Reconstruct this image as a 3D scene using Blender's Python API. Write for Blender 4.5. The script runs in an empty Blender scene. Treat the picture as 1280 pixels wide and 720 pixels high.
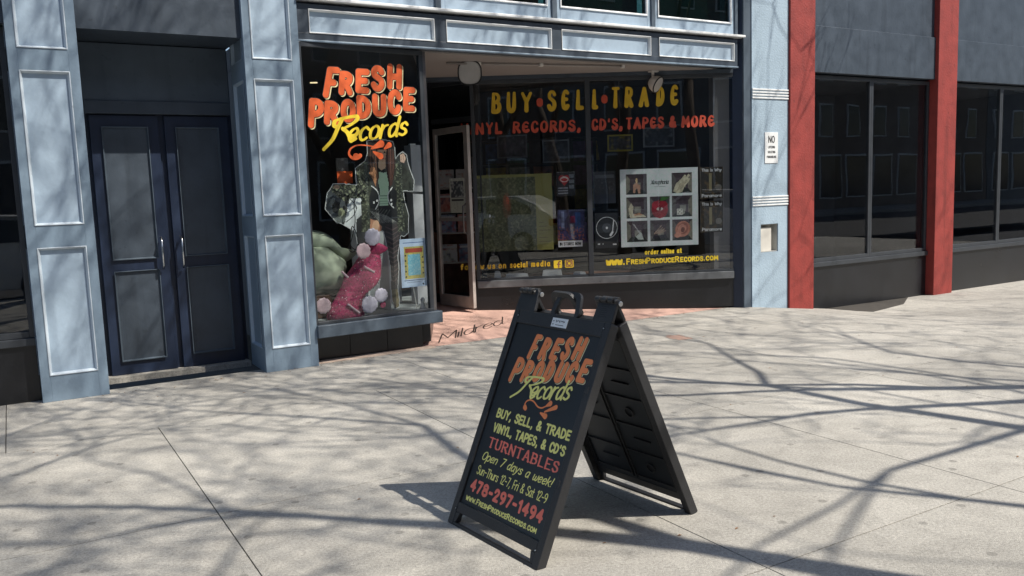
import bpy, bmesh, math, random
import numpy as np
from mathutils import Matrix, Vector, noise
random.seed(7); rng = np.random.default_rng(7)
R = math.radians
S = bpy.context.scene
COL = S.collection

# ------------------------------------------------------------------ camera
cam = bpy.data.objects.new('camera', bpy.data.cameras.new('camera')); COL.objects.link(cam)
f_px, roll, hz = 1060.0, 0.0355, -127.0
up = Vector((-roll, -1.0, hz / f_px)).normalized()
fw = Vector((0, 0, 1)); F_ = (fw - up * fw.dot(up)).normalized(); R_ = F_.cross(up)
M = Matrix((R_, F_, up))                     # image axes (right, down, forward) -> world
ax, ay, az = M @ Vector((1, 0, 0)), -(M @ Vector((0, 1, 0))), -(M @ Vector((0, 0, 1)))
mw = Matrix((ax, ay, az)).transposed().to_4x4(); mw.translation = (0, 0, 1.5)
cam.matrix_world = mw
cam.data.sensor_width = 36; cam.data.lens = 36 * f_px / 1280
cam.data.shift_x = -3 / 1280; cam.data.shift_y = 10 / 1280
cam.data.clip_start = 0.05; cam.data.clip_end = 2000
S.camera = cam

# ------------------------------------------------------------------ sky, sun, exposure
w = bpy.data.worlds.new('World'); S.world = w; w.use_nodes = True
nt = w.node_tree; bg = nt.nodes['Background']
sky = nt.nodes.new('ShaderNodeTexSky'); sky.sky_type = 'NISHITA'; sky.sun_disc = False
SUN_EL, SUN_AZ = 51.8, 110.0
sky.sun_elevation = R(SUN_EL); sky.sun_rotation = R(SUN_AZ)
nt.links.new(sky.outputs[0], bg.inputs[0]); bg.inputs[1].default_value = 0.11
sun = bpy.data.objects.new('sun', bpy.data.lights.new('sun', 'SUN')); COL.objects.link(sun)
sun.data.energy = 4.8; sun.data.angle = R(0.42); sun.data.color = (1.0, 0.935, 0.83)
sd = Vector((math.sin(R(SUN_AZ)) * math.cos(R(SUN_EL)), math.cos(R(SUN_AZ)) * math.cos(R(SUN_EL)), math.sin(R(SUN_EL))))
sun.rotation_euler = sd.to_track_quat('Z', 'Y').to_euler()
S.view_settings.view_transform = 'Standard'; S.view_settings.look = 'None'
S.view_settings.exposure = 0.46; S.view_settings.gamma = 1
S.render.engine = 'CYCLES'
S.cycles.max_bounces = 8; S.cycles.transparent_max_bounces = 24

# ------------------------------------------------------------------ frames (local x, y, z axes of the place)
def frame(o, x, y, z):
    m = Matrix((x, y, z)).transposed().to_4x4(); m.translation = o; return m
a0 = R(59.5)
E1 = Vector((math.sin(a0), math.cos(a0), 0)); E2 = Vector((-E1.y, E1.x, 0)); ZZ = Vector((0, 0, 1))
O = Vector((-2.23, 7.432, 0))
WORLD = Matrix.Identity(4)
FAC = frame(O, E1, E2, ZZ)                     # along the street front, into the building, up
def P(u, v, z=0): return FAC @ Vector((u, v, z))
def seg(a, b, z=0):                            # wall frame from plan point a to b: x along, y inwards, z up
    A = P(a[0], a[1], z); B = P(b[0], b[1], z); x = (B - A).normalized()
    return frame(A, x, Vector((-x.y, x.x, 0)), ZZ)
BACK = seg((2.56, 1.85), (5.64, 0.22))         # rear shop window line
BAY = seg((0.48, 0.02), (1.69, 0.14))          # display window by the pilaster
BAYSIDE = seg((1.73, 0.2), (2.72, 2.16))
DOORF = seg((2.76, 2.2), (2.89, 1.49))         # the open door leaf
def face_of(fr, y=0.0):                        # print frame: x right, y up, z towards the street
    x = Vector(fr.col[0][:3]); n = -Vector(fr.col[1][:3])
    return frame(fr @ Vector((0, y, 0)), x, ZZ, n)

# ------------------------------------------------------------------ materials
MATS = {}
def mat(name, col, rough=0.6, metal=0.0, var=0.12, scale=6.0, bump=0.0, bscale=60.0, spec=0.5, col2=None, detail=6, speck=0.0, speck_scale=300, coat=0.0, streak=0.0):
    if name in MATS: return MATS[name]
    m = bpy.data.materials.new(name); m.use_nodes = True; t = m.node_tree; b = t.nodes['Principled BSDF']
    tc = t.nodes.new('ShaderNodeTexCoord')
    n = t.nodes.new('ShaderNodeTexNoise'); n.inputs['Scale'].default_value = scale; n.inputs['Detail'].default_value = detail
    t.links.new(tc.outputs['Object'], n.inputs['Vector'])
    r = t.nodes.new('ShaderNodeValToRGB'); r.color_ramp.elements[0].position = 0.3; r.color_ramp.elements[1].position = 0.7
    c2 = col2 or tuple(min(1, c * (1 + var)) for c in col); c1 = tuple(c * (1 - var) for c in col) if not col2 else col
    r.color_ramp.elements[0].color = (*c1, 1); r.color_ramp.elements[1].color = (*c2, 1)
    t.links.new(n.outputs[0], r.inputs[0]); out = r.outputs[0]
    if speck > 0:
        s = t.nodes.new('ShaderNodeTexNoise'); s.inputs['Scale'].default_value = speck_scale; s.inputs['Detail'].default_value = 3
        t.links.new(tc.outputs['Object'], s.inputs['Vector'])
        sr = t.nodes.new('ShaderNodeMapRange'); sr.inputs[1].default_value = 0.3; sr.inputs[2].default_value = 0.7
        sr.inputs[3].default_value = 1 - speck; sr.inputs[4].default_value = 1 + speck
        t.links.new(s.outputs[0], sr.inputs[0])
        mx = t.nodes.new('ShaderNodeVectorMath'); mx.operation = 'SCALE'
        t.links.new(out, mx.inputs[0]); t.links.new(sr.outputs[0], mx.inputs['Scale']); out = mx.outputs[0]
    if streak > 0:
        mp = t.nodes.new('ShaderNodeMapping'); mp.inputs['Scale'].default_value = (9, 9, .8); t.links.new(tc.outputs['Object'], mp.inputs[0])
        for sc_, lo, hi, vec in ((1.0, .55, .75, mp.outputs[0]), (16.0, .66, .72, tc.outputs['Object'])):
            s = t.nodes.new('ShaderNodeTexNoise'); s.inputs['Scale'].default_value = sc_; s.inputs['Detail'].default_value = 8; t.links.new(vec, s.inputs['Vector'])
            sr = t.nodes.new('ShaderNodeMapRange'); sr.inputs[1].default_value = lo; sr.inputs[2].default_value = hi; sr.inputs[3].default_value = 1; sr.inputs[4].default_value = 1 - streak
            t.links.new(s.outputs[0], sr.inputs[0]); mx = t.nodes.new('ShaderNodeVectorMath'); mx.operation = 'SCALE'
            t.links.new(out, mx.inputs[0]); t.links.new(sr.outputs[0], mx.inputs['Scale']); out = mx.outputs[0]
    t.links.new(out, b.inputs['Base Color'])
    b.inputs['Roughness'].default_value = rough; b.inputs['Metallic'].default_value = metal
    b.inputs['Specular IOR Level'].default_value = spec; b.inputs['Coat Weight'].default_value = coat
    rm = t.nodes.new('ShaderNodeMapRange'); rm.inputs[3].default_value = max(0.02, rough - 0.08); rm.inputs[4].default_value = min(1, rough + 0.1)
    t.links.new(n.outputs[0], rm.inputs[0]); t.links.new(rm.outputs[0], b.inputs['Roughness'])
    if bump > 0:
        bn = t.nodes.new('ShaderNodeTexNoise'); bn.inputs['Scale'].default_value = bscale; bn.inputs['Detail'].default_value = 5
        t.links.new(tc.outputs['Object'], bn.inputs['Vector'])
        bp = t.nodes.new('ShaderNodeBump'); bp.inputs['Strength'].default_value = bump; bp.inputs['Distance'].default_value = 0.01
        t.links.new(bn.outputs[0], bp.inputs['Height']); t.links.new(bp.outputs[0], b.inputs['Normal'])
    MATS[name] = m; return m
def glassmat(name, tint, ior=1.5, rough=0.0, add=0.0):
    m = bpy.data.materials.new(name); m.use_nodes = True; t = m.node_tree; t.nodes.clear()
    o = t.nodes.new('ShaderNodeOutputMaterial'); mx = t.nodes.new('ShaderNodeMixShader')
    tr = t.nodes.new('ShaderNodeBsdfTransparent'); tr.inputs[0].default_value = (*tint, 1)
    gl = t.nodes.new('ShaderNodeBsdfGlossy'); gl.inputs['Roughness'].default_value = rough
    # Schlick reflectance from either side of the pane
    f0 = ((ior - 1) / (ior + 1)) ** 2 + add
    ge = t.nodes.new('ShaderNodeNewGeometry'); dt = t.nodes.new('ShaderNodeVectorMath'); dt.operation = 'DOT_PRODUCT'
    t.links.new(ge.outputs['Incoming'], dt.inputs[0]); t.links.new(ge.outputs['True Normal'], dt.inputs[1])
    def mth(op, a, b=None, clamp=False):
        q = t.nodes.new('ShaderNodeMath'); q.operation = op; q.use_clamp = clamp
        for i, x in enumerate((a, b)):
            if x is None: continue
            if isinstance(x, (int, float)): q.inputs[i].default_value = x
            else: t.links.new(x, q.inputs[i])
        return q.outputs[0]
    refl = mth('ADD', mth('MULTIPLY', mth('POWER', mth('SUBTRACT', 1.0, mth('ABSOLUTE', dt.outputs['Value']), True), 5.0), 1 - f0), f0, True)
    # faint waviness of old plate glass
    tc = t.nodes.new('ShaderNodeTexCoord'); n = t.nodes.new('ShaderNodeTexNoise'); n.inputs['Scale'].default_value = 1.4; n.inputs['Detail'].default_value = 1
    bp = t.nodes.new('ShaderNodeBump'); bp.inputs['Strength'].default_value = 0.25; bp.inputs['Distance'].default_value = 0.004
    t.links.new(tc.outputs['Object'], n.inputs['Vector']); t.links.new(n.outputs[0], bp.inputs['Height']); t.links.new(bp.outputs[0], gl.inputs['Normal'])
    t.links.new(refl, mx.inputs[0])
    t.links.new(tr.outputs[0], mx.inputs[1]); t.links.new(gl.outputs[0], mx.inputs[2]); t.links.new(mx.outputs[0], o.inputs[0])
    MATS[name] = m; return m
def printmat(name, rough=0.55):
    m = bpy.data.materials.new(name); m.use_nodes = True; t = m.node_tree; b = t.nodes['Principled BSDF']
    a = t.nodes.new('ShaderNodeVertexColor'); a.layer_name = 'print'
    t.links.new(a.outputs[0], b.inputs['Base Color']); b.inputs['Roughness'].default_value = rough
    MATS[name] = m; return m

def s2l(c): return tuple(((x / 255) / 12.92 if x / 255 <= 0.04045 else ((x / 255 + 0.055) / 1.055) ** 2.4) for x in c)
slate = mat('slate_blue_paint', (0.050, 0.066, 0.088), 0.42, var=0.18, scale=5, bump=0.12, bscale=30, streak=0.25)
slate_mid = mat('mid_slate_paint', (0.075, 0.10, 0.13), 0.45, var=0.15, scale=4, bump=0.1, bscale=30, streak=0.2)
pil_blue = mat('dusty_blue_paint', (0.19, 0.26, 0.335), 0.45, var=0.10, scale=3, bump=0.12, bscale=40, speck=0.03, speck_scale=40, streak=0.08)
pale_blue = mat('pale_blue_paint', (0.335, 0.43, 0.53), 0.42, var=0.08, scale=2.5, bump=0.15, bscale=25, speck=0.03, speck_scale=30, streak=0.06)
stucco_blue = mat('pale_blue_stucco', (0.33, 0.43, 0.52), 0.6, var=0.10, scale=2.2, bump=0.5, bscale=45, speck=0.05, speck_scale=60, streak=0.15)
navy = mat('navy_paint', (0.012, 0.022, 0.05), 0.4, var=0.15, streak=0.3)
edge_blue = mat('sunbleached_blue_edge', (0.54, 0.61, 0.67), 0.4, var=0.05, streak=0.2)  # paler than the panel paint, putting the sun's highlight into the moulding colour
white_trim = mat('white_trim_paint', (0.74, 0.76, 0.77), 0.4, var=0.06, streak=0.15)
blacktile = mat('black_bulkhead_tile', (0.012, 0.013, 0.016), 0.3, var=0.25, scale=3, bump=0.05)
grey_metal = mat('anodised_grey_metal', (0.16, 0.15, 0.15), 0.35, metal=0.6, var=0.1)
warm_metal = mat('brushed_bronze_grey_metal', (0.52, 0.48, 0.45), 0.36, metal=0.45, var=0.12, scale=8)
dark_metal = mat('dark_window_frame_metal', (0.055, 0.062, 0.072), 0.38, metal=0.3, var=0.12)
sill_metal = mat('weathered_sill_paint', (0.15, 0.16, 0.17), 0.35, var=0.2, scale=9, metal=0.2, streak=0.3)
concrete = mat('sidewalk_concrete', (0.40, 0.382, 0.345), 0.85, var=0.10, scale=1.3, bump=0.6, bscale=220, detail=10, speck=0.20, speck_scale=180)
def concrete_mat():
    m = MATS['sidewalk_concrete']; t = m.node_tree; b = t.nodes['Principled BSDF']; tc = t.nodes.new('ShaderNodeTexCoord')
    src = b.inputs['Base Color'].links[0].from_socket
    def nz(scale, det, lo, hi, a, c, dist=0.0):
        n = t.nodes.new('ShaderNodeTexNoise'); n.inputs['Scale'].default_value = scale; n.inputs['Detail'].default_value = det; n.inputs['Distortion'].default_value = dist
        t.links.new(tc.outputs['Object'], n.inputs['Vector']); r = t.nodes.new('ShaderNodeMapRange')
        for i, x in enumerate((lo, hi, a, c)): r.inputs[i + 1].default_value = x
        t.links.new(n.outputs[0], r.inputs[0]); return r.outputs[0]
    out = src
    for f in (nz(.55, 5, .35, .65, .86, 1.08, .6), nz(5.5, 8, .38, .62, .92, 1.06, 1.0), nz(75, 2, .30, .72, .80, 1.20), nz(28, 3, .60, .72, 1.0, .82), nz(2.2, 10, .62, .74, 1.0, .80, 2.5)):
        q = t.nodes.new('ShaderNodeVectorMath'); q.operation = 'SCALE'; t.links.new(out, q.inputs[0]); t.links.new(f, q.inputs['Scale']); out = q.outputs[0]
    oi = t.nodes.new('ShaderNodeObjectInfo'); r = t.nodes.new('ShaderNodeMapRange'); r.inputs[3].default_value = .90; r.inputs[4].default_value = 1.06; t.links.new(oi.outputs['Random'], r.inputs[0])
    vo = t.nodes.new('ShaderNodeTexVoronoi'); vo.voronoi_dimensions = '2D'; vo.inputs['Scale'].default_value = 2.1; t.links.new(tc.outputs['Object'], vo.inputs['Vector'])
    g2 = t.nodes.new('ShaderNodeMapRange'); g2.inputs[1].default_value = .035; g2.inputs[2].default_value = .05; g2.inputs[3].default_value = .66; g2.inputs[4].default_value = 1; t.links.new(vo.outputs['Distance'], g2.inputs[0])
    for f in (r.outputs[0], g2.outputs[0]):
        q = t.nodes.new('ShaderNodeVectorMath'); q.operation = 'SCALE'; t.links.new(out, q.inputs[0]); t.links.new(f, q.inputs['Scale']); out = q.outputs[0]
    t.links.new(out, b.inputs['Base Color'])
concrete_mat()
joint = mat('joint_dirt', (0.045, 0.04, 0.034), 0.95, var=0.3, scale=20)
terrazzo = mat('pink_terrazzo', (0.56, 0.36, 0.30), 0.5, var=0.14, scale=1.8, bump=0.1, bscale=120, speck=0.16, speck_scale=160, streak=0.18)
script_black = mat('black_inlay', (0.03, 0.022, 0.02), 0.5)
soffit_m = mat('soffit_paint', (0.29, 0.265, 0.25), 0.7, var=0.06, scale=2, bump=0.1)
red_paint = mat('oxide_red_paint', (0.26, 0.035, 0.028), 0.6, var=0.18, scale=5, bump=0.4, bscale=40, streak=0.3)
black_plastic = mat('black_moulded_plastic', (0.020, 0.0205, 0.023), 0.42, var=0.2, scale=7, bump=0.25, bscale=320, spec=0.5, speck=0.1, speck_scale=90, streak=0.0)
panel_black = mat('black_sign_panel', (0.020, 0.023, 0.026), 0.38, var=0.15, scale=2)
orange = mat('orange_sign_paint', (0.64, 0.105, 0.022), 0.5, var=0.16, scale=14)
orange2 = mat('salmon_orange_sign_paint', (0.95, 0.27, 0.09), 0.5, var=0.08, scale=20)
cream = mat('cream_sign_paint', (0.80, 0.70, 0.40), 0.5, var=0.05)
yellow = mat('yellow_sign_paint', (0.76, 0.56, 0.03), 0.5, var=0.12, scale=12)
mustard = mat('mustard_window_paint', (0.62, 0.40, 0.02), 0.5, var=0.12, scale=10)
lime = mat('pale_yellow_sign_paint', (0.90, 0.83, 0.25), 0.5, var=0.08, scale=20)
brick_red = mat('brick_red_window_paint', (0.50, 0.07, 0.035), 0.5, var=0.1, scale=10)
redtext = mat('red_sign_paint', (0.88, 0.19, 0.13), 0.5, var=0.08)
ink = mat('black_ink', (0.012, 0.012, 0.014), 0.6)
white_ink = mat('white_ink', (0.75, 0.75, 0.73), 0.6)
paper = mat('white_paper', (0.72, 0.73, 0.74), 0.7, var=0.04)
white_plastic = mat('white_plastic', (0.62, 0.60, 0.57), 0.45, var=0.06)
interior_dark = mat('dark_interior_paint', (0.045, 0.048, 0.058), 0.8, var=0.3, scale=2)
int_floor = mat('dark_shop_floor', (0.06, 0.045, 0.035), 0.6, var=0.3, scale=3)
wood = mat('reddish_wood', (0.26, 0.11, 0.07), 0.5, var=0.35, scale=9, bump=0.1)
shelfm = mat('dark_shelf_wood', (0.035, 0.03, 0.028), 0.6, var=0.3)
asphalt = mat('asphalt', (0.05, 0.05, 0.052), 0.9, var=0.2, scale=3, bump=0.6, bscale=150, speck=0.3, speck_scale=200)
bark = mat('grey_bark', (0.13, 0.105, 0.085), 0.9, var=0.3, scale=8, bump=0.8, bscale=25)
brickwall = mat('tan_facade_render', (0.25, 0.19, 0.15), 0.85, var=0.15, scale=2, bump=0.3)
brickwall2 = mat('grey_facade_render', (0.20, 0.20, 0.20), 0.85, var=0.15, scale=2, bump=0.3)
dark_glass = mat('dark_window_glass', (0.01, 0.014, 0.018), 0.05, spec=0.8)
car_white = mat('white_car_paint', (0.75, 0.76, 0.77), 0.25, var=0.02, coat=1.0)
rubber = mat('tyre_rubber', (0.015, 0.015, 0.015), 0.8)
chrome = mat('bright_metal', (0.7, 0.7, 0.7), 0.2, metal=1.0)
lampred = mat('red_lens', (0.4, 0.01, 0.01), 0.2)
sage = mat('sage_green_velvet', (0.30, 0.33, 0.25), 0.75, var=0.28, scale=5, bump=0.3, bscale=12)
leaf_brown = mat('brown_leaf', (0.20, 0.10, 0.04), 0.8)
steel = mat('galvanised_bolt', (0.65, 0.65, 0.65), 0.3, metal=0.9)
glass_bay = glassmat('bay_window_glass', (0.90, 0.93, 0.93), 1.45)
glass_back = glassmat('rear_window_glass', (0.88, 0.90, 0.91), 1.6)
glass_up = glassmat('upper_window_glass', (0.25, 0.40, 0.36), 1.6, add=0.05)
prn = printmat('printed_card'); prn_gloss = printmat('glossy_print', 0.35)

# ------------------------------------------------------------------ objects
ROOT = {}
def tag(o, label=None, cat=None, group=None, kind=None):
    if label: o['label'] = label
    if cat: o['category'] = cat
    if group: o['group'] = group
    if kind: o['kind'] = kind
    return o
def thing(name, label, cat, fr=WORLD, loc=(0, 0, 0), group=None, kind=None):
    o = bpy.data.objects.new(name, None); COL.objects.link(o); o.empty_display_size = 0.2
    m = fr @ Matrix.Translation(loc); o.matrix_world = m; ROOT[o.name] = m.inverted()
    return tag(o, label, cat, group, kind)
class MB:
    def __init__(s): s.v = []; s.f = []; s.m = []
    def add(s, vs, fs, mi=0):
        n = len(s.v); s.v += [tuple(q) for q in vs]; s.f += [tuple(i + n for i in f) for f in fs]; s.m += [mi] * len(fs); return s
    def box(s, x0, x1, y0, y1, z0, z1, mi=0, fr=None):
        vs = [Vector((x, y, z)) for x in (x0, x1) for y in (y0, y1) for z in (z0, z1)]
        if fr is not None: vs = [fr @ q for q in vs]
        return s.add(vs, [(0, 1, 3, 2), (4, 6, 7, 5), (0, 4, 5, 1), (2, 3, 7, 6), (0, 2, 6, 4), (1, 5, 7, 3)], mi)
    def prism(s, poly, z0, z1, mi=0, fr=None):
        n = len(poly); vs = [Vector((x, y, z0)) for x, y in poly] + [Vector((x, y, z1)) for x, y in poly]
        if fr is not None: vs = [fr @ q for q in vs]
        return s.add(vs, [tuple(range(n - 1, -1, -1)), tuple(range(n, 2 * n))] + [(i, (i + 1) % n, n + (i + 1) % n, n + i) for i in range(n)], mi)
    def tube(s, pts, rad, n=10, mi=0, cap=True):
        pts = [Vector(p) for p in pts]
        if not hasattr(rad, '__len__'): rad = [rad] * len(pts)
        rings = []
        prev = None
        for i, p in enumerate(pts):
            d = (pts[min(i + 1, len(pts) - 1)] - pts[max(i - 1, 0)]).normalized()
            a = prev if prev is not None and abs(prev.dot(d)) < 0.99 else (Vector((0, 0, 1)) if abs(d.z) < 0.9 else Vector((1, 0, 0)))
            x = (a - d * a.dot(d)).normalized(); y = d.cross(x); prev = x
            rings.append([p + (x * math.cos(t) + y * math.sin(t)) * rad[i] for t in [2 * math.pi * k / n for k in range(n)]])
        vs = [q for r_ in rings for q in r_]; fs = []
        for i in range(len(pts) - 1):
            for k in range(n):
                fs.append((i * n + k, i * n + (k + 1) % n, (i + 1) * n + (k + 1) % n, (i + 1) * n + k))
        if cap: fs += [tuple(range(n - 1, -1, -1)), tuple((len(pts) - 1) * n + k for k in range(n))]
        return s.add(vs, fs, mi)
    def loft(s, rings, mi=0, cap=True):
        n = len(rings[0]); vs = [q for r_ in rings for q in r_]; fs = []
        for i in range(len(rings) - 1):
            for k in range(n): fs.append((i * n + k, i * n + (k + 1) % n, (i + 1) * n + (k + 1) % n, (i + 1) * n + k))
        if cap: fs += [tuple(range(n - 1, -1, -1)), tuple((len(rings) - 1) * n + k for k in range(n))]
        return s.add(vs, fs, mi)
    def ell(s, c, r, n=14, m=9, mi=0, fn=None):
        rings = []
        for i in range(m + 1):
            a = math.pi * i / m; a = min(max(a, 0.02), math.pi - 0.02)
            ring = []
            for k in range(n):
                b = 2 * math.pi * k / n
                d = Vector((math.sin(a) * math.cos(b), math.sin(a) * math.sin(b), math.cos(a)))
                q = fn(d) if fn else 1.0
                ring.append(Vector((c[0] + d.x * r[0] * q, c[1] + d.y * r[1] * q, c[2] + d.z * r[2] * q)))
            rings.append(ring)
        return s.loft(rings, mi)
    def build(s, name, m, parent=None, fr=WORLD, smooth=False, bevel=0, kind=None, label=None, nofix=False):
        me = bpy.data.meshes.new(name)
        T = fr
        root = parent
        while root is not None and root.parent is not None: root = root.parent
        if root is not None: T = ROOT[root.name] @ fr
        me.from_pydata([T @ Vector(q) for q in s.v], [], s.f)
        ms = m if isinstance(m, (list, tuple)) else [m]
        for q in ms: me.materials.append(q)
        me.polygons.foreach_set('material_index', s.m)
        if not nofix:
            b = bmesh.new(); b.from_mesh(me); bmesh.ops.recalc_face_normals(b, faces=b.faces); b.to_mesh(me); b.free()
        if smooth: me.polygons.foreach_set('use_smooth', [True] * len(me.polygons))
        o = bpy.data.objects.new(name, me); COL.objects.link(o)
        if parent is not None: o.parent = parent
        else: ROOT[o.name] = Matrix.Identity(4)
        if bevel:
            bm = o.modifiers.new('bevel', 'BEVEL'); bm.width = bevel; bm.segments = 2; bm.limit_method = 'ANGLE'; bm.angle_limit = R(40)
        if kind: o['kind'] = kind
        if label: o['label'] = label
        return o
def B(*a, **k): return MB().box(*a, **k)
def rectframe(mb, x0, x1, z0, z1, y0, y1, wl, wr, wb, wt):
    mb.box(x0, x0 + wl, y0, y1, z0, z1); mb.box(x1 - wr, x1, y0, y1, z0, z1)
    mb.box(x0 + wl, x1 - wr, y0, y1, z0, z0 + wb); mb.box(x0 + wl, x1 - wr, y0, y1, z1 - wt, z1); return mb
def moulding(mb, x0, x1, z0, z1, y, wd=0.022, dep=0.02):
    # raised picture-frame moulding with a sloped inner edge, standing out of the plane y towards the street
    o = [(x0, z0), (x1, z0), (x1, z1), (x0, z1)]
    def ring(k, yy): return [Vector((a + (k if a == x0 else -k), yy, c + (k if c == z0 else -k))) for a, c in o]
    rs = [ring(0, y), ring(0, y - dep), ring(wd * .45, y - dep), ring(wd, y - dep * .25), ring(wd, y)]
    vs = [q for r_ in rs for q in r_]; fs = []
    for i in range(4):
        for k in range(4): fs.append((i * 4 + k, i * 4 + (k + 1) % 4, (i + 1) * 4 + (k + 1) % 4, (i + 1) * 4 + k))
    return mb.add(vs, fs)

# ------------------------------------------------------------------ stroke lettering
G = {
'A': (62, '0,0 28,100 34,100 62,0|12,34 50,34'), 'B': (54, '0,0 0,100|~0,100 30,98 46,86 46,68 30,55 0,54|~0,54 36,52 54,36 52,14 34,1 0,0'),
'C': (54, '~54,78 44,96 24,100 6,84 0,50 6,16 24,0 44,4 54,22'), 'D': (56, '0,0 0,100|~0,100 26,97 48,80 56,50 48,20 26,3 0,0'),
'E': (48, '48,100 0,100 0,0 48,0|0,52 40,52'), 'F': (46, '48,100 0,100 0,0|0,50 38,50'),
'G': (58, '~54,80 44,96 24,100 6,84 0,50 6,16 24,0 46,4 56,20|56,20 56,46 34,46'), 'H': (56, '0,0 0,100|56,0 56,100|0,50 56,50'),
'I': (10, '5,0 5,100'), 'K': (54, '0,0 0,100|52,100 2,40|18,56 54,0'), 'L': (44, '0,100 0,0 44,0'), 'M': (70, '0,0 4,100 35,30 66,100 70,0'), 'N': (58, '0,0 0,100 58,0 58,100'),
'O': (60, '~30,100 8,86 0,50 8,14 30,0 52,14 60,50 52,86 30,100'), 'P': (52, '0,0 0,100|~0,100 32,98 50,84 50,62 32,48 0,46'),
'R': (56, '0,0 0,100|~0,100 32,98 50,86 48,64 30,52 0,50|24,50 56,0'), 'S': (50, '~50,82 38,98 18,99 3,86 6,66 26,54 46,40 50,18 34,1 14,1 0,18'),
'T': (56, '0,100 56,100|28,100 28,0'), 'U': (56, '~0,100 0,40 6,10 28,0 50,10 56,40 56,100'), 'V': (58, '0,100 29,0 58,100'),
'W': (80, '0,100 18,0 40,80 62,0 80,100'), 'X': (56, '0,100 56,0|0,0 56,100'), 'Y': (56, '0,100 28,50 56,100|28,50 28,0'),
'&': (62, '~62,0 40,30 12,66 14,92 30,100 42,88 38,70 14,50 0,28 6,6 24,0 44,10 58,40'),
'1': (26, '2,80 22,100 22,0'), '2': (50, '~2,76 10,96 28,100 44,88 44,66 24,36 0,0|0,0 50,0'), '4': (54, '40,0 40,100 0,32 54,32'),
'7': (48, '0,100 48,100 16,0'), '8': (52, '~26,54 6,66 4,86 26,100 48,86 46,66 26,54 2,38 2,12 26,0 50,12 50,38 26,54'),
'9': (50, '~48,62 36,46 16,46 2,62 4,88 24,100 44,90 50,64 44,26 20,0'),
'-': (36, '2,46 34,46'), '.': (8, '4,3 4,4'), ',': (10, '~8,8 8,-4 2,-16'), "'": (10, '6,100 4,78'), '!': (10, '6,100 5,30|5,3 5,4'), '*': (30, '15,46 15,54'),
'a': (44, '~42,56 24,66 6,54 0,30 8,4 26,2 42,26|42,64 42,14 48,0'), 'c': (40, '~40,54 24,66 6,54 0,30 8,6 24,0 40,10'),
'd': (46, '~42,54 24,66 6,54 0,30 8,4 26,2 42,26|44,100 42,10 48,0'), 'e': (44, '~2,32 28,34 42,46 34,64 18,64 2,46 2,18 18,0 42,12'),
'f': (32, '~38,92 26,100 14,88 12,60 12,0|0,62 30,62'), 'h': (44, '0,100 0,0|~0,40 14,62 34,62 42,40 42,0'), 'i': (8, '4,64 4,0|4,86 4,87'),
'k': (42, '0,100 0,0|38,64 2,26|14,36 42,0'), 'l': (10, '4,100 4,0'), 'm': (66, '0,64 0,0|~0,42 10,62 26,62 32,42 32,0|~32,42 42,62 58,62 64,42 64,0'),
'n': (44, '0,64 0,0|~0,40 14,62 34,62 42,40 42,0'), 'o': (46, '~23,66 5,54 0,32 6,8 23,0 40,8 46,32 41,54 23,66'), 'p': (46, '0,64 0,-34|~0,50 18,66 38,58 46,32 38,6 18,0 0,16'),
'r': (30, '0,64 0,0|~0,36 10,58 30,64'), 's': (38, '~36,54 22,66 6,58 6,42 30,28 38,14 24,0 0,8'), 't': (30, '~12,92 12,20 18,2 32,4|0,62 28,62'),
'u': (44, '~0,64 0,20 10,2 28,4 42,24|42,64 42,0'), 'w': (62, '~0,64 4,14 14,2 28,14 31,50|~31,50 34,14 46,2 58,16 62,64'), 'y': (44, '0,64 22,4|~44,64 22,2 8,-26 -6,-32'),
'@': (52, '~50,86 34,98 14,92 2,70 0,50 2,28 14,6 34,2 52,14|2,52 38,52'), 'v': (44, '0,64 22,0 44,64'), ' ': (34, ''), '/': (40, '0,0 40,100'), 'x': (40, '0,64 40,0|0,0 40,64'),
# swash capital R and joined script letters
'Q': (88, '~34,96 20,60 2,10 -30,-28|~14,66 4,74 6,92 24,99 60,100 92,96 94,80 70,62 40,50|~40,50 58,30 70,4 84,-2 98,14'),
}
def catmull(pts, n=6):
    if len(pts) < 3: return pts
    out = []
    closed = pts[0] == pts[-1]
    for i in range(len(pts) - 1):
        p1, p2 = pts[i], pts[i + 1]
        p0 = pts[i - 1] if i > 0 else (pts[-2] if closed else p1)
        p3 = pts[i + 2] if i + 2 < len(pts) else (pts[1] if closed else p2)
        for k in range(n):
            t = k / n
            out.append(tuple(0.5 * (2 * b + (c - a) * t + (2 * a - 5 * b + 4 * c - d) * t * t + (-a + 3 * b - 3 * c + d) * t ** 3) for a, b, c, d in zip(p0, p1, p2, p3)))
    out.append(pts[-1]); return out
def glyph(ch):
    wd, s = G[ch]; res = []
    for st in s.split('|'):
        if not st: continue
        sm = st[0] == '~'; st = st.lstrip('~')
        pts = [tuple(float(q) / 100 for q in p.split(',')) for p in st.split()]
        res.append(catmull(pts) if sm else pts)
    return wd / 100, res
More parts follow.
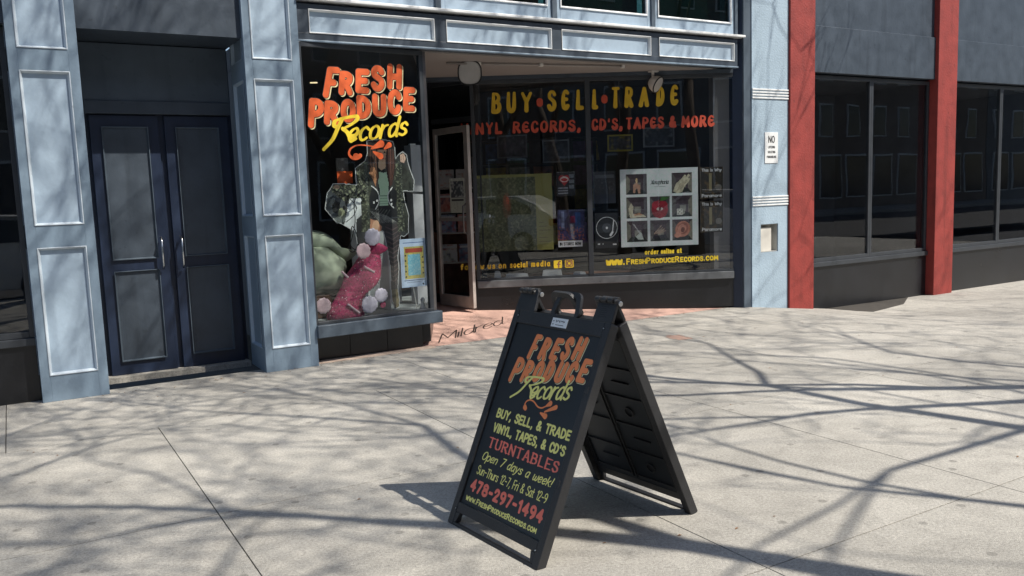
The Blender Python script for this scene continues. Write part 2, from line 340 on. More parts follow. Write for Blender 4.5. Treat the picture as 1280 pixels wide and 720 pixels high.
def text_segs(text, r=0.07, gap=0.24, slant=0.0, nib=0.0, serif=False, rfun=None, small=1.0):
    """segments (x0,y0,r0,x1,y1,r1), cap height 1"""
    out = []; x = 0.0
    for ch in text:
        sc = 1.0
        if small != 1.0 and ch.islower(): ch2 = ch.upper(); sc = small
        else: ch2 = ch
        wd, strokes = glyph(ch2)
        for st in strokes:
            for (ax_, ay_), (bx, by) in zip(st[:-1], st[1:]):
                ang = math.atan2(by - ay_, bx - ax_); rr = r * (1 + nib * (abs(math.sin(ang - 0.3)) - 0.6))
                r0 = rr * (rfun(ax_, ay_) if rfun else 1); r1 = rr * (rfun(bx, by) if rfun else 1)
                out.append((x + (ax_ + slant * ay_) * sc, ay_ * sc, r0, x + (bx + slant * by) * sc, by * sc, r1))
            if serif:
                for (ex_, ey) in (st[0], st[-1]):
                    if ey < 0.02 or ey > 0.98:
                        out.append((x + ex_ - 0.13, ey, r * .5, x + ex_ + 0.13, ey, r * .5))
        x += (wd + gap) * sc
    return out, x - gap
def place(segs, w, p0, p1, hgt, rs=1.0, off=(0, 0), grow=0.0):
    """map unit text to the plane: baseline p0->p1, cap height hgt"""
    dx, dy = p1[0] - p0[0], p1[1] - p0[1]; L = math.hypot(dx, dy); ux, uy = dx / L, dy / L
    k = L / w; out = []
    for x0, y0, r0, x1, y1, r1 in segs:
        out.append((p0[0] + ux * x0 * k - uy * y0 * hgt + off[0], p0[1] + uy * x0 * k + ux * y0 * hgt + off[1], r0 * hgt * rs + grow,
                    p0[0] + ux * x1 * k - uy * y1 * hgt + off[0], p0[1] + uy * x1 * k + ux * y1 * hgt + off[1], r1 * hgt * rs + grow))
    return out
def line(text, p0, p1, hgt, **k):
    s, w_ = text_segs(text, **k); return place(s, w_, p0, p1, hgt)
def letter(ch, box, r=0.15, slant=0.0, **k):
    """single letter stretched into box (x0, y0, x1, y1), stroke radius in metres"""
    wd, strokes = glyph(ch); x0, y0, x1, y1 = box; out = []
    ix0, ix1, iy0, iy1 = x0 + r, x1 - r, y0 + r, y1 - r
    sl = slant * (iy1 - iy0)
    for st in strokes:
        for (a, b_), (c, d) in zip(st[:-1], st[1:]):
            f = lambda px, py: (ix0 + (ix1 - ix0 - sl) * px / wd + sl * py, iy0 + (iy1 - iy0) * py)
            A_, B_ = f(a, b_), f(c, d); out.append((*A_, r, *B_, r))
    return out
def shift(segs, dx, dy, grow=0.0): return [(a + dx, b_ + dy, c + grow, d + dx, e + dy, g_ + grow) for a, b_, c, d, e, g_ in segs]
def sdf_field(segs, X0, Y0, nx, ny, cell):
    D = np.full((ny, nx), 1e3)
    for x0, y0, r0, x1, y1, r1 in segs:
        pad = max(r0, r1) + 2 * cell
        i0 = max(0, int((min(x0, x1) - pad - X0) / cell)); i1 = min(nx, int((max(x0, x1) + pad - X0) / cell) + 2)
        j0 = max(0, int((min(y0, y1) - pad - Y0) / cell)); j1 = min(ny, int((max(y0, y1) + pad - Y0) / cell) + 2)
        if i1 <= i0 or j1 <= j0: continue
        xs = X0 + np.arange(i0, i1) * cell; ys = Y0 + np.arange(j0, j1) * cell
        gx, gy = np.meshgrid(xs, ys); dx, dy = x1 - x0, y1 - y0; L2 = dx * dx + dy * dy + 1e-12
        t = np.clip(((gx - x0) * dx + (gy - y0) * dy) / L2, 0, 1)
        d = np.hypot(gx - x0 - t * dx, gy - y0 - t * dy) - (r0 + t * (r1 - r0))
        D[j0:j1, i0:i1] = np.minimum(D[j0:j1, i0:i1], d)
    return D
def stroke_mesh(segs, cell, z, mb=None):
    """flat lettering: the union of all strokes as one clean outline (marching squares)"""
    mb = mb or MB()
    X0 = min(min(s[0], s[3]) - max(s[2], s[5]) for s in segs) - 2 * cell; X1 = max(max(s[0], s[3]) + max(s[2], s[5]) for s in segs) + 2 * cell
    Y0 = min(min(s[1], s[4]) - max(s[2], s[5]) for s in segs) - 2 * cell; Y1 = max(max(s[1], s[4]) + max(s[2], s[5]) for s in segs) + 2 * cell
    nx = int((X1 - X0) / cell) + 2; ny = int((Y1 - Y0) / cell) + 2
    D = sdf_field(segs, X0, Y0, nx, ny, cell)
    ins = D < 0
    cnt = ins[:-1, :-1].astype(int) + ins[1:, :-1] + ins[:-1, 1:] + ins[1:, 1:]
    vs = []; fs = []
    for j in range(ny - 1):
        row = cnt[j]; nz = np.nonzero(row)[0]; k = 0
        while k < len(nz):
            i = int(nz[k])
            if row[i] == 4:
                e = i
                while k + 1 < len(nz) and nz[k + 1] == e + 1 and row[e + 1] == 4: e += 1; k += 1
                n = len(vs); xa, xb, ya, yb = X0 + i * cell, X0 + (e + 1) * cell, Y0 + j * cell, Y0 + (j + 1) * cell
                vs += [(xa, ya, z), (xb, ya, z), (xb, yb, z), (xa, yb, z)]; fs.append((n, n + 1, n + 2, n + 3))
            else:
                c = [(i, j), (i + 1, j), (i + 1, j + 1), (i, j + 1)]; poly = []
                for q in range(4):
                    a, b_ = c[q], c[(q + 1) % 4]; da, db = D[a[1], a[0]], D[b_[1], b_[0]]
                    if da < 0: poly.append((X0 + a[0] * cell, Y0 + a[1] * cell, z))
                    if (da < 0) != (db < 0):
                        t = da / (da - db); poly.append((X0 + (a[0] + t * (b_[0] - a[0])) * cell, Y0 + (a[1] + t * (b_[1] - a[1])) * cell, z))
                if len(poly) > 2:
                    n = len(vs); vs += poly; fs.append(tuple(range(n, n + len(poly))))
            k += 1
    return mb.add(vs, fs)
def lettering(name, segs, m, parent, fr, cell, z=0.001, label=None):
    return stroke_mesh(segs, cell, z).build(name, m, parent, fr, nofix=True, label=label)

# ------------------------------------------------------------------ printed posters: flat colour print carried on a fine mesh
class Canvas:
    def __init__(s, w, h, cell, base):
        s.nx, s.ny, s.c, s.w, s.h = int(round(w / cell)), int(round(h / cell)), cell, w, h
        s.a = np.zeros((s.ny, s.nx, 3)); s.a[:] = s2l(base)
        s.X, s.Y = np.meshgrid((np.arange(s.nx) + .5) / s.nx, (np.arange(s.ny) + .5) / s.ny)   # 0..1, y up
    def put(s, m, c, al=1.0): s.a[m] = s.a[m] * (1 - al) + np.array(s2l(c)) * al; return s
    def rect(s, x0, y0, x1, y1, c, al=1.0): return s.put((s.X >= x0) & (s.X <= x1) & (s.Y >= y0) & (s.Y <= y1), c, al)
    def ell(s, x, y, rx, ry, c, rot=0, al=1.0):
        dx, dy = s.X - x, s.Y - y; cr, sr = math.cos(rot), math.sin(rot)
        return s.put(((dx * cr + dy * sr) / rx) ** 2 + ((-dx * sr + dy * cr) / ry) ** 2 < 1, c, al)
    def poly(s, pts, c, al=1.0): return s.put(inpoly(s.X, s.Y, pts), c, al)
    def strokes(s, segs, c, al=1.0):
        D = np.full(s.X.shape, 9.0); ar = s.h / s.w
        for x0, y0, r0, x1, y1, r1 in segs:
            dx, dy = x1 - x0, (y1 - y0) * ar; L2 = dx * dx + dy * dy + 1e-12; gx, gy = s.X - x0, (s.Y - y0) * ar
            t = np.clip((gx * dx + gy * dy) / L2, 0, 1); D = np.minimum(D, np.hypot(gx - t * dx, gy - t * dy) - (r0 + t * (r1 - r0)))
        return s.put(D < 0, c, al)
    def noise(s, amt, sc=1, seed=1, tint=None, mask=None):
        g = np.random.default_rng(seed); n = g.random((s.ny // sc + 2, s.nx // sc + 2))
        yy = np.arange(s.ny) / sc; xx = np.arange(s.nx) / sc; y0 = yy.astype(int); x0 = xx.astype(int); fy = (yy - y0)[:, None]; fx = (xx - x0)[None]
        v = (n[y0][:, x0] * (1 - fy) * (1 - fx) + n[y0 + 1][:, x0] * fy * (1 - fx) + n[y0][:, x0 + 1] * (1 - fy) * fx + n[y0 + 1][:, x0 + 1] * fy * fx)
        if mask is None: mask = np.ones(s.X.shape, bool)
        if tint is None: s.a[mask] *= (1 + amt * (v - .5) * 2)[mask][:, None]
        else:
            k = np.clip((v - .5) * 2 * amt, 0, 1)[mask][:, None]; s.a[mask] = s.a[mask] * (1 - k) + np.array(s2l(tint)) * k
        return s
    def build(s, name, parent, fr, x0=0, y0=0, z=0.0, mask=None, m=None, label=None, gain=1.0):
        s.a = np.clip(s.a * gain, 0, .85)
        nx, ny = s.nx, s.ny
        vx, vy = np.meshgrid(np.arange(nx + 1) * s.c + x0, np.arange(ny + 1) * s.c + y0)
        co = np.stack([vx.ravel(), vy.ravel(), np.full(vx.size, z)], 1)
        I, J = np.meshgrid(np.arange(nx), np.arange(ny)); base = (J * (nx + 1) + I)
        if mask is not None: sel = mask.ravel()
        else: sel = np.ones(nx * ny, bool)
        q = np.stack([base, base + 1, base + nx + 2, base + nx + 1], -1).reshape(-1, 4)[sel]
        cols = s.a.reshape(-1, 3)[sel]
        used, inv = np.unique(q, return_inverse=True); co = co[used]; q = inv.reshape(-1, 4)
        root = parent
        while root is not None and root.parent is not None: root = root.parent
        T = np.array((ROOT[root.name] if root is not None else Matrix.Identity(4)) @ fr)
        co = co @ T[:3, :3].T + T[:3, 3]
        me = bpy.data.meshes.new(name); me.from_pydata(co.tolist(), [], q.tolist())
        at = me.color_attributes.new('print', 'FLOAT_COLOR', 'CORNER')
        cc = np.ones((len(q) * 4, 4), np.float32); cc[:, :3] = np.repeat(np.clip(cols, 0, 1), 4, 0); at.data.foreach_set('color', cc.ravel())
        me.materials.append(m or prn); o = bpy.data.objects.new(name, me); COL.objects.link(o)
        if parent is not None: o.parent = parent
        else: ROOT[o.name] = Matrix.Identity(4)
        if label: o['label'] = label
        return o
def inpoly(X, Y, pts):
    m = np.zeros(X.shape, bool); n = len(pts)
    for i in range(n):
        (x0, y0), (x1, y1) = pts[i], pts[(i + 1) % n]
        if y0 == y1: continue
        c = ((y0 > Y) != (y1 > Y)) & (X < (x1 - x0) * (Y - y0) / (y1 - y0) + x0); m ^= c
    return m

# ================================================================== the ground
def gz(u, v):
    z = 0.07 * max(0, v - 0.2)
    return z - 0.12 * min(max(u - 6.0, 0), 1.6) * min(max(1 + v / 4, 0), 1)
def sheet(name, pts, m, z=0.0, thick=0.05, parent=None, kind=None, zfn=None):
    zf = zfn or (lambda u, v: z); mb = MB(); n = len(pts)
    vs = [(u, v, zf(u, v) - thick) for u, v in pts] + [(u, v, zf(u, v)) for u, v in pts]
    mb.add(vs, [tuple(range(n - 1, -1, -1)), tuple(range(n, 2 * n))] + [(i, (i + 1) % n, n + (i + 1) % n, n + i) for i in range(n)])
    return mb.build(name, m, parent, FAC, kind=kind)
tag(B(-300, 300, -300, 300, -0.9, -0.40).build('ground', asphalt, None, FAC), kind='structure')
pave = sheet('sidewalk', [(-12, .19), (-12, -9.0), (18, -9.0), (18, .19)], joint, thick=.12, kind='structure', zfn=lambda u, v: gz(u, min(v, 0)) - 0.055)
ROOT[pave.name] = Matrix.Identity(4)
def v1(u): return -1.3 + 0.055 * (max(-3, min(u, 8)) - 0.44)
rows = [(lambda u: .185, v1, [-12, -8.4, -6.8, -5.2, -3.6, -2.0, 1.2, 2.82, 4.38, 6.0, 7.6, 9.2, 10.8, 12.4, 14, 18]),
        (v1, lambda u: -3.34, [-12, -9, -7.4, -5.8, -4.2, -2.7, -1.1, .52, 2.2, 3.85, 5.5, 7.1, 8.7, 10.3, 12, 13.6, 18]),
        (lambda u: -3.34, lambda u: -5.27, [-12, -9, -7.4, -5.8, -4.2, -2.75, -1.1, .6, 2.2, 3.85, 5.5, 7.1, 8.7, 10.3, 12, 18]),
        (lambda u: -5.27, lambda u: -7.2, [-12, -9, -7.4, -5.8, -4.2, -2.7, -1.1, .6, 2.2, 3.85, 5.5, 7.1, 8.7, 10.3, 12, 18]),
        (lambda u: -7.2, lambda u: -8.99, [-12, -9, -5.8, -4.2, -2.7, -1.1, .6, 2.2, 3.85, 5.5, 7.1, 8.7, 10.3, 12, 18])]
g_ = 0.003
for top, bot, us in rows:
    for a, b in zip(us[:-1], us[1:]):
        n = max(1, int((b - a) / 0.4)); tp = []; bt = []
        for k in range(n + 1):
            u = a + g_ + (b - a - 2 * g_) * k / n
            tp.append((u, top(u) - g_)); bt.append((u, bot(u) + g_))
        vs = []; fs = []
        for (u, v), (u2, v2) in zip(tp, bt):
            for t in (0, .5, 1):
                vv = v + (v2 - v) * t; vs += [(u, vv, gz(u, vv))]
        for (u, v), (u2, v2) in zip(tp, bt):
            vs += [(u, v, gz(u, v) - .05), (u2, v2, gz(u2, v2) - .05)]
        N3 = 3 * (n + 1)
        for k in range(n):
            for j in range(2): fs.append((k * 3 + j, k * 3 + j + 1, k * 3 + j + 4, k * 3 + j + 3))
            fs.append((k * 3, k * 3 + 3, N3 + 2 * k + 2, N3 + 2 * k)); fs.append((k * 3 + 2, N3 + 2 * k + 1, N3 + 2 * k + 3, k * 3 + 5))
        fs.append((0, N3, N3 + 1, 2, 1)); fs.append((3 * n, 3 * n + 1, 3 * n + 2, N3 + 2 * n + 1, N3 + 2 * n))
        MB().add(vs, fs).build('paving_slab', concrete, pave, FAC)
kerb = thing('kerb', None, None, FAC, (0, -9, 0), kind='structure')
for k in range(10): B(-12 + 3 * k + .006, -9 + 3 * k - .006, -9.16, -9.002, -.3, 0.0).build('kerb_stone', concrete, kerb, FAC, bevel=.012)
tag(B(-60, 60, -21, -9.16, -.2, -.14).build('road', asphalt, None, FAC), kind='structure')
tag(B(-60, 60, -26, -21, -.2, 0).build('far_pavement', concrete, None, FAC), kind='structure')
lob = sheet('lobby_floor', [(1.2, .19), (5.95, .19), (5.95, .30), (5.6, .34), (3.2, 1.62), (2.95, 2.35), (1.2, 2.35)], terrazzo, thick=.1, kind='structure', zfn=lambda u, v: gz(0, v) + 0.001)
ROOT[lob.name] = Matrix.Identity(4)
# inlaid script in the threshold
sl = math.atan(0.07)
LOBF = frame(P(0, 0.2, 0.004), E1, (E2 * math.cos(sl) + ZZ * math.sin(sl)), (ZZ * math.cos(sl) - E2 * math.sin(sl)))
s_, w_ = text_segs('Mildred.', r=.026, gap=.06, slant=.85, nib=.4)
sc_ = place(s_, w_, (1.84, .10), (2.92, .58), .24)
lettering('script_lettering', sc_, script_black, lob, LOBF, .008, 0.0)
tag(sheet('threshold_strip', [(.485, .245), (.485, .07), (1.2, .085), (1.72, .10), (1.72, .245)], mat('cream_threshold_strip', (.50, .39, .32), .8, var=.2, scale=9, bump=.3), thick=.02, zfn=lambda u, v: .004), kind='structure')
# autumn bits on the concrete
mb = MB()
for k in range(70):
    u, v = rng.uniform(-2.5, 5.5), rng.uniform(-6.5, .1); a, l = rng.uniform(0, 6.28), rng.uniform(.006, .016)
    c, s = math.cos(a), math.sin(a); z = gz(u, v) + .002
    mb.add([(u - c * l, v - s * l, z), (u + s * l * .4, v - c * l * .4, z + .003), (u + c * l, v + s * l, z), (u - s * l * .4, v + c * l * .4, z + .002)], [(0, 1, 2, 3)])
for k in range(170):
    u, v = rng.uniform(-1.9, 6.6), .17 - abs(rng.normal(0, .07)); v = v - (.14 if u < 1.8 else 0) - (.02 if u < .5 else 0); a, l = rng.uniform(0, 6.28), rng.uniform(.004, .012)
    c, s = math.cos(a), math.sin(a); z = gz(u, v) + .006
    mb.add([(u - c * l, v - s * l, z), (u + s * l * .5, v - c * l * .5, z + .004), (u + c * l, v + s * l, z), (u - s * l * .5, v + c * l * .5, z + .002)], [(0, 1, 2, 3)])
mb.build('leaf_litter', leaf_brown, None, FAC, kind='stuff')
# ================================================================== the record shop building
bld = thing('record_shop', 'blue painted shopfront with recessed entry, panelled fascia and lettered record shop windows', 'shop building', FAC, (0.0, 0.0, 0))
def recess_panel(parent, fr, x0, x1, z0, z1, y, dep=.024, pm=pale_blue, mm=white_trim, wd=.018, name='panel'):
    p = B(x0, x1, y + dep, y + dep + .012, z0, z1).build(name, pm, parent, fr)
    mb = MB(); o = [(x0, z0), (x1, z0), (x1, z1), (x0, z1)]
    def ring(k, yy): return [Vector((a + (k if a == x0 else -k), yy, c + (k if c == z0 else -k))) for a, c in o]
    rs = [ring(-.002, y - .006), ring(.004, y - .007), ring(wd, y + dep - .001), ring(wd, y + dep + .004)]
    vs = [q for r_ in rs for q in r_]; fs = []
    for i in range(3):
        for k in range(4): fs.append((i * 4 + k, i * 4 + (k + 1) % 4, (i + 1) * 4 + (k + 1) % 4, (i + 1) * 4 + k))
    mb.add(vs, fs).build('moulding', mm, parent, fr)
    return p
def pilaster(u0, u1, depth, top, parent):
    p = B(u0 + .034, u1 - .001, .040, depth, 0, top).build('pilaster', pil_blue, parent, FAC)
    W_ = u1 - u0; zs = [(.21, 1.215), (1.39, 2.565), (2.735, 3.70)]
    mb = MB(); mb.box(u0, u0 + .068, 0, .04, 0, top); mb.box(u1 - .072, u1, 0, .04, 0, top)
    e = [0] + [q for z in zs for q in z] + [top]
    for a, b in zip(e[::2], e[1::2]): mb.box(u0 + .068, u1 - .072, 0, .04, a, b)
    mb.build('pilaster_frame', pil_blue, parent, FAC, bevel=.002)
    for a, b in zs: recess_panel(p, FAC, u0 + .068, u1 - .072, a, b, 0, mm=edge_blue)
    SF = seg((u0, depth), (u0, 0)); mb = MB(); D = depth
    mb.box(0, .07, .0, .034, 0, top, fr=None); mb.box(D - .07, D - .041, .0, .034, 0, top)
    for a, b in zip(e[::2], e[1::2]): mb.box(.07, D - .07, .0, .034, a, b)
    mb.build('pilaster_side_frame', pil_blue, parent, SF, bevel=.002)
    for a, b in zs: recess_panel(p, SF, .07, D - .07, a, b, 0, dep=.02, mm=pale_blue, pm=pil_blue)  # same paint as the front; shade of this side put into darker colours
    return p
pilaster(0.0, 0.48, .52, 4.2, bld)
# --- fascia
fas = B(.47, 5.812, .052, .22, 2.925, 3.235).build('fascia', slate, bld, FAC)
mb = MB(); PX = [(.59, 1.815), (1.945, 3.155), (3.285, 4.48), (4.602, 5.757)]
ex_ = [.482] + [q for z in PX for q in z] + [5.812]
for a, b in zip(ex_[::2], ex_[1::2]): mb.box(a, b, .02, .052, 2.985, 3.192)
mb.box(.482, 5.812, .02, .052, 2.925, 2.985); mb.box(.482, 5.812, .02, .052, 3.192, 3.235)
mb.build('fascia_frame', slate, fas, FAC, bevel=.002)
B(.482, 5.818, .008, .06, 2.908, 2.925).build('drip_mould', pil_blue, fas, FAC, bevel=.004)  # paler than the fascia, to paint in the sunlit line along its lower edge
for a, b in PX: recess_panel(fas, FAC, a, b, 2.985, 3.192, .02, dep=.026, wd=.016)
# --- sill and upper windows
B(.482, 5.90, -.03, .2, 3.262, 3.288).build('upper_sill', white_trim, bld, FAC, bevel=.004)
B(.482, 5.82, .09, .2, 3.235, 3.262).build('sill_riser', navy, bld, FAC)  # navy colour stands in for the recess shadow beneath the sill
for i, (a, b) in enumerate(PX):
    f = rectframe(MB(), a - .04, b + .03, 3.289, 4.15, .05, .11, .05, .05, .13, .08).build('upper_window_frame', pale_blue, bld, FAC, bevel=.004)
    B(a + .012, b - .022, .085, .091, 3.42, 4.07).build('pane', glass_up, f, FAC)
    moulding(MB(), a + .008, b - .018, 3.418, 4.075, .05, .02, .012).build('glazing_bead', white_trim, f, FAC)
    B(a, b, .25, .27, 3.30, 4.1).build('blind', mat('grey_green_blind', (.12, .17, .15), .8, var=.2, scale=3), f, FAC)
for a, b in zip([.482] + [q[1] + .03 for q in PX], [q[0] - .04 for q in PX] + [5.83]): B(a, b, .03, .2, 3.289, 4.2).build('window_post', slate_mid, bld, FAC, bevel=.003)
B(.482, 5.83, .03, .2, 4.15, 4.2).build('window_head', slate, bld, FAC)
B(-6.0, 6.665, .0, .4, 4.2, 9.5).build('upper_wall', stucco_blue, bld, FAC)
# --- navy return, slate strip, blue stucco pier
MB().prism([(5.835, .13), (5.905, .035), (5.905, .5), (5.835, .5)], -.05, 4.2).build('return_wall', navy, bld, FAC)
B(5.905, 6.03, .012, .5, -.05, 4.2).build('slate_jamb', slate_mid, bld, FAC, bevel=.003)
HU0, HU1, HZ0, HZ1 = 6.18, 6.487, .668, 1.02
mb = MB(); mb.box(6.03, HU0, 0, .5, -.2, 4.2); mb.box(HU1, 6.664, 0, .5, -.2, 4.2); mb.box(HU0, HU1, 0, .5, -.2, HZ0); mb.box(HU0, HU1, 0, .5, HZ1, 4.2)
pier = mb.build('stucco_pier', stucco_blue, bld, FAC)
for zb in (1.25, 2.556):
    for k in range(4): B(6.031, 6.663, -.012, 0.0, zb + k * .034, zb + k * .034 + .019).build('ridge', white_trim, pier, FAC, bevel=.003)
nb = MB(); rectframe(nb, HU0 + .003, HU1 - .003, HZ0 + .003, HZ1 - .003, .012, .12, .006, .006, .006, .006)
t_ = thing('wall_box', 'small white metal box set in a square recess low in the pale blue wall', 'wall box', FAC, (6.33, .1, .66))
nb.build('recess_liner', mat('beige_recess_paint', (.42, .42, .40), .6), t_, FAC); B(HU0 + .010, HU1 - .085, .035, .118, HZ0 + .010, HZ1 - .045).build('door_plate', mat('beige_plate', (.60, .58, .53), .5), t_, FAC, bevel=.003)  # pale plate shaped like the sunlit patch; bare right and top stand for shade
B(HU0 + .009, HU1 - .009, .121, .13, HZ0 + .009, HZ1 - .009).build('back_plate', MATS['beige_recess_paint'], t_, FAC)
# --- NO ... sign
sg = thing('wall_sign', 'small white notice headed NO in black capitals, screwed to the pale blue wall', 'notice', FAC, (6.36, 0, 1.77))
B(6.245, 6.475, -.008, -.001, 1.772, 2.152).build('sign_plate', white_trim, sg, FAC, bevel=.002)
SGF = frame(P(6.245, -.0085, 1.772), E1, ZZ, -E2)
lettering('lettering', line('NO', (.065, .255), (.165, .255), .075, r=.09, gap=.25), ink, sg, SGF, .003, .0006)
sm = line('LOITERING', (.055, .185), (.175, .185), .026, r=.09) + line('SOLICITING', (.05, .125), (.18, .125), .026, r=.09) + line('PANHANDLING', (.035, .065), (.195, .065), .026, r=.09)
lettering('small_lettering', sm, ink, sg, SGF, .0022, .0006)
# faded pink paint mark on the paving
c = Canvas(1.0, .42, .012, (176, 146, 132)); g_n = np.random.default_rng(9).random((c.ny // 5 + 2, c.nx // 5 + 2)); nn = np.kron(g_n, np.ones((5, 5)))[:c.ny, :c.nx]
mk = (((c.X - .22) / .20) ** 2 + ((c.Y - .6) / .30) ** 2 + nn * .7 < .95); c.noise(.3, 3, 4)
tag(c.build('paint_mark', None, frame(P(3.70, -.78, .003), (-E1 * .27 - E2 * .96), (E1 * .96 - E2 * .27), ZZ), 0, 0, 0, mask=mk), 'faded pink paint mark on the concrete behind the sandwich board', 'paint mark')
# --- soffit over the recessed lobby
MB().prism([(1.66, .222), (5.834, .222), (5.834, .2), (5.64, .26), (2.6, 1.86), (2.76, 2.25), (2.70, 2.25)], 2.912, 2.95).build('soffit', soffit_m, bld, FAC)
# --- interior shell
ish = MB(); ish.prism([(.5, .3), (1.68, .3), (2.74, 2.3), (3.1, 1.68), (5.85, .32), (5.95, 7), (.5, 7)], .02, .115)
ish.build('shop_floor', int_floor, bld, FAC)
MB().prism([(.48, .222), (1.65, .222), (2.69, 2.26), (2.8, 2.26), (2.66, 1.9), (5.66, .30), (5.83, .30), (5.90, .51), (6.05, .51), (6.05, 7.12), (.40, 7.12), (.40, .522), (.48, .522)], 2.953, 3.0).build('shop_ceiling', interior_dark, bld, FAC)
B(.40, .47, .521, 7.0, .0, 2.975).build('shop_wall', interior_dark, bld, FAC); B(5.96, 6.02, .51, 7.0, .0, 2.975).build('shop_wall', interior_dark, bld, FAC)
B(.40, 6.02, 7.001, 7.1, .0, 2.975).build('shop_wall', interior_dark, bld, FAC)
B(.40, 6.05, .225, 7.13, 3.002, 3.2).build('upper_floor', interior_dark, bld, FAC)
# --- display window by the pilaster (BAY frame)
LB = 1.216
bw = MB(); bw.box(0.02, LB + .04, -.012, .03, .372, .40); bw.box(.02, LB + .04, -.01, .03, 2.865, 2.907); bw.box(-.002, .02, -.01, .03, .372, 2.907); bw.box(LB - .005, LB + .04, -.012, .035, .40, 2.865)
win = bw.build('display_window', dark_metal, bld, BAY, bevel=.003)
B(LB + .042, LB + .075, .0, .05, .372, 2.907).build('corner_post', grey_metal, win, BAY, bevel=.003)
B(.02, LB - .005, .004, .012, .40, 2.865).build('glass_pane', glass_bay, win, BAY)
SL = seg((.482, -.035), (1.80, .085)); LS = (P(1.80, .085) - P(.482, -.035)).length
B(0, LS, 0, .30, .255, .371).build('window_sill', slate_mid, bld, SL, bevel=.006)
MB().prism([(.482, .25), (1.64, .25), (1.64, .6), (2.68, 2.2), (.482, 2.2)], 0, .254).build('bulkhead', blacktile, bld, FAC)
for k in range(3): B(.49 + k * .385, .49 + k * .385 + .375, .242, .2495, .012, .245).build('bulkhead_tile', blacktile, bld, FAC, bevel=.002)
MB().prism([(.485, .34), (1.66, .34), (2.70, 2.24), (.485, 2.24)], .256, .368).build('display_floor', mat('grey_display_cloth', (.22, .23, .24), .9, var=.2, scale=4), bld, FAC)
# bay side glass
bs = MB(); LL = (P(2.72, 2.16) - P(1.73, .2)).length
bs.box(0, LL, .0, .03, .372, .42); bs.box(0, LL, 0, .03, 2.84, 2.907); bs.box(0, .04, 0, .03, .42, 2.84); bs.box(LL - .07, LL, 0, .05, .05, 2.907)
sw = bs.build('side_window', dark_metal, bld, BAYSIDE, bevel=.003); B(.04, LL - .07, .008, .016, .42, 2.84).build('glass_pane', glass_bay, sw, BAYSIDE)
B(0.02, LL - .08, .02, .12, .05, .371).build('side_bulkhead', blacktile, bld, BAYSIDE)
# --- door wall, door
DW = seg((2.78, 2.22), (3.12, 1.60)); LD = (P(3.12, 1.60) - P(2.78, 2.22)).length
f = MB(); f.box(LD - .05, LD, 0, .05, .05, 2.907); f.box(.0, LD - .05, 0, .05, 2.40, 2.46); f.box(0, LD - .05, 0, .05, 2.85, 2.907)
tr = f.build('transom_frame', dark_metal, bld, DW, bevel=.003); B(0.01, LD - .05, .02, .028, 2.46, 2.85).build('transom_pane', glass_back, tr, DW)
Lo = (P(2.89, 1.49) - P(2.76, 2.2)).length
dr = rectframe(MB(), .03, Lo, .145, 2.335, 0, .045, .05, .075, .14, .075); dr.box(.08, Lo - .075, .005, .04, 1.20, 1.245)
door = dr.build('door', warm_metal, bld, DOORF, bevel=.003)
B(.08, Lo - .075, .018, .024, .285, 1.20).build('lower_pane', glass_back, door, DOORF); B(.08, Lo - .075, .018, .024, 1.245, 2.26).build('upper_pane', glass_back, door, DOORF)
MB().tube([(Lo - .06, -.01, 1.05), (Lo - .06, -.055, 1.08), (Lo - .06, -.055, 1.38), (Lo - .06, -.01, 1.41)], .011, 8).build('handle', grey_metal, door, DOORF, smooth=True)
# --- rear shop window (BACK frame)
SR = 3.70
B(.50, SR, .0, .10, .02, .372).build('rear_bulkhead', blacktile, bld, BACK)
B(.0, SR, -.02, .08, 2.865, 2.911).build('header', slate, bld, BACK)
B(.52, SR + .0, -.035, .10, .373, .462).build('rear_sill', sill_metal, bld, BACK, bevel=.006)
f = MB(); f.box(.56, SR, -.01, .04, .463, .49); f.box(.56, SR, -.01, .04, 2.82, 2.864); f.box(.515, .56, -.012, .045, .463, 2.864); f.box(1.895, 1.955, -.018, .045, .49, 2.82)
rw = f.build('rear_window_frame', dark_metal, bld, BACK, bevel=.003)
B(.56, 1.895, .01, .018, .49, 2.82).build('glass_pane', glass_back, rw, BACK); B(1.955, SR, .01, .018, .49, 2.82).build('glass_pane', glass_back, rw, BACK)
B(3.475, SR + .01, .06, .25, .115, 2.86).build('inner_column', mat('grey_plasterboard', (.20, .19, .19), .8, var=.08, bump=.1), bld, BACK)
B(.60, 3.47, .05, .75, .40, .462).build('window_ledge', wood, bld, BACK); B(.60, 3.47, .70, .75, .12, .40).build('ledge_front', shelfm, bld, BACK)
# lettering on the rear glass
GF = face_of(BACK, .009)
heavy = lambda x, y: 1.35 - .6 * y
def lett(name, segs, m, cell=.006, z=.0006, par=rw, fr=GF): return lettering(name, segs, m, par, fr, cell, z)
sb = []
for ch, x0, x1 in (('B', .77, .89), ('U', .95, 1.07), ('Y', 1.12, 1.265), ('S', 1.44, 1.555), ('@', 1.61, 1.715), ('L', 1.79, 1.888), ('L', 1.985, 2.06), ('T', 2.215, 2.325), ('R', 2.38, 2.49), ('A', 2.555, 2.68), ('D', 2.765, 2.87), ('@', 2.935, 3.04)):
    zb = 2.472 + .014 * (x0 - .77); s1 = letter(ch, (x0, zb, x1, zb + .245 + .008 * math.sin(x0 * 9)), .021, .04)
    sb += [(a, b_, r_ * (1.30 - .5 * (b_ - zb) / .245), c_, d, q * (1.30 - .5 * (d - zb) / .245)) for a, b_, r_, c_, d, q in s1]
lett('buy_sell_trade_lettering', sb, mustard)
for x_, z_ in ((1.352, 2.585), (2.135, 2.60)): lett('red_dot', [(x_, z_ - .012, .038, x_, z_ + .014, .038)], brick_red)
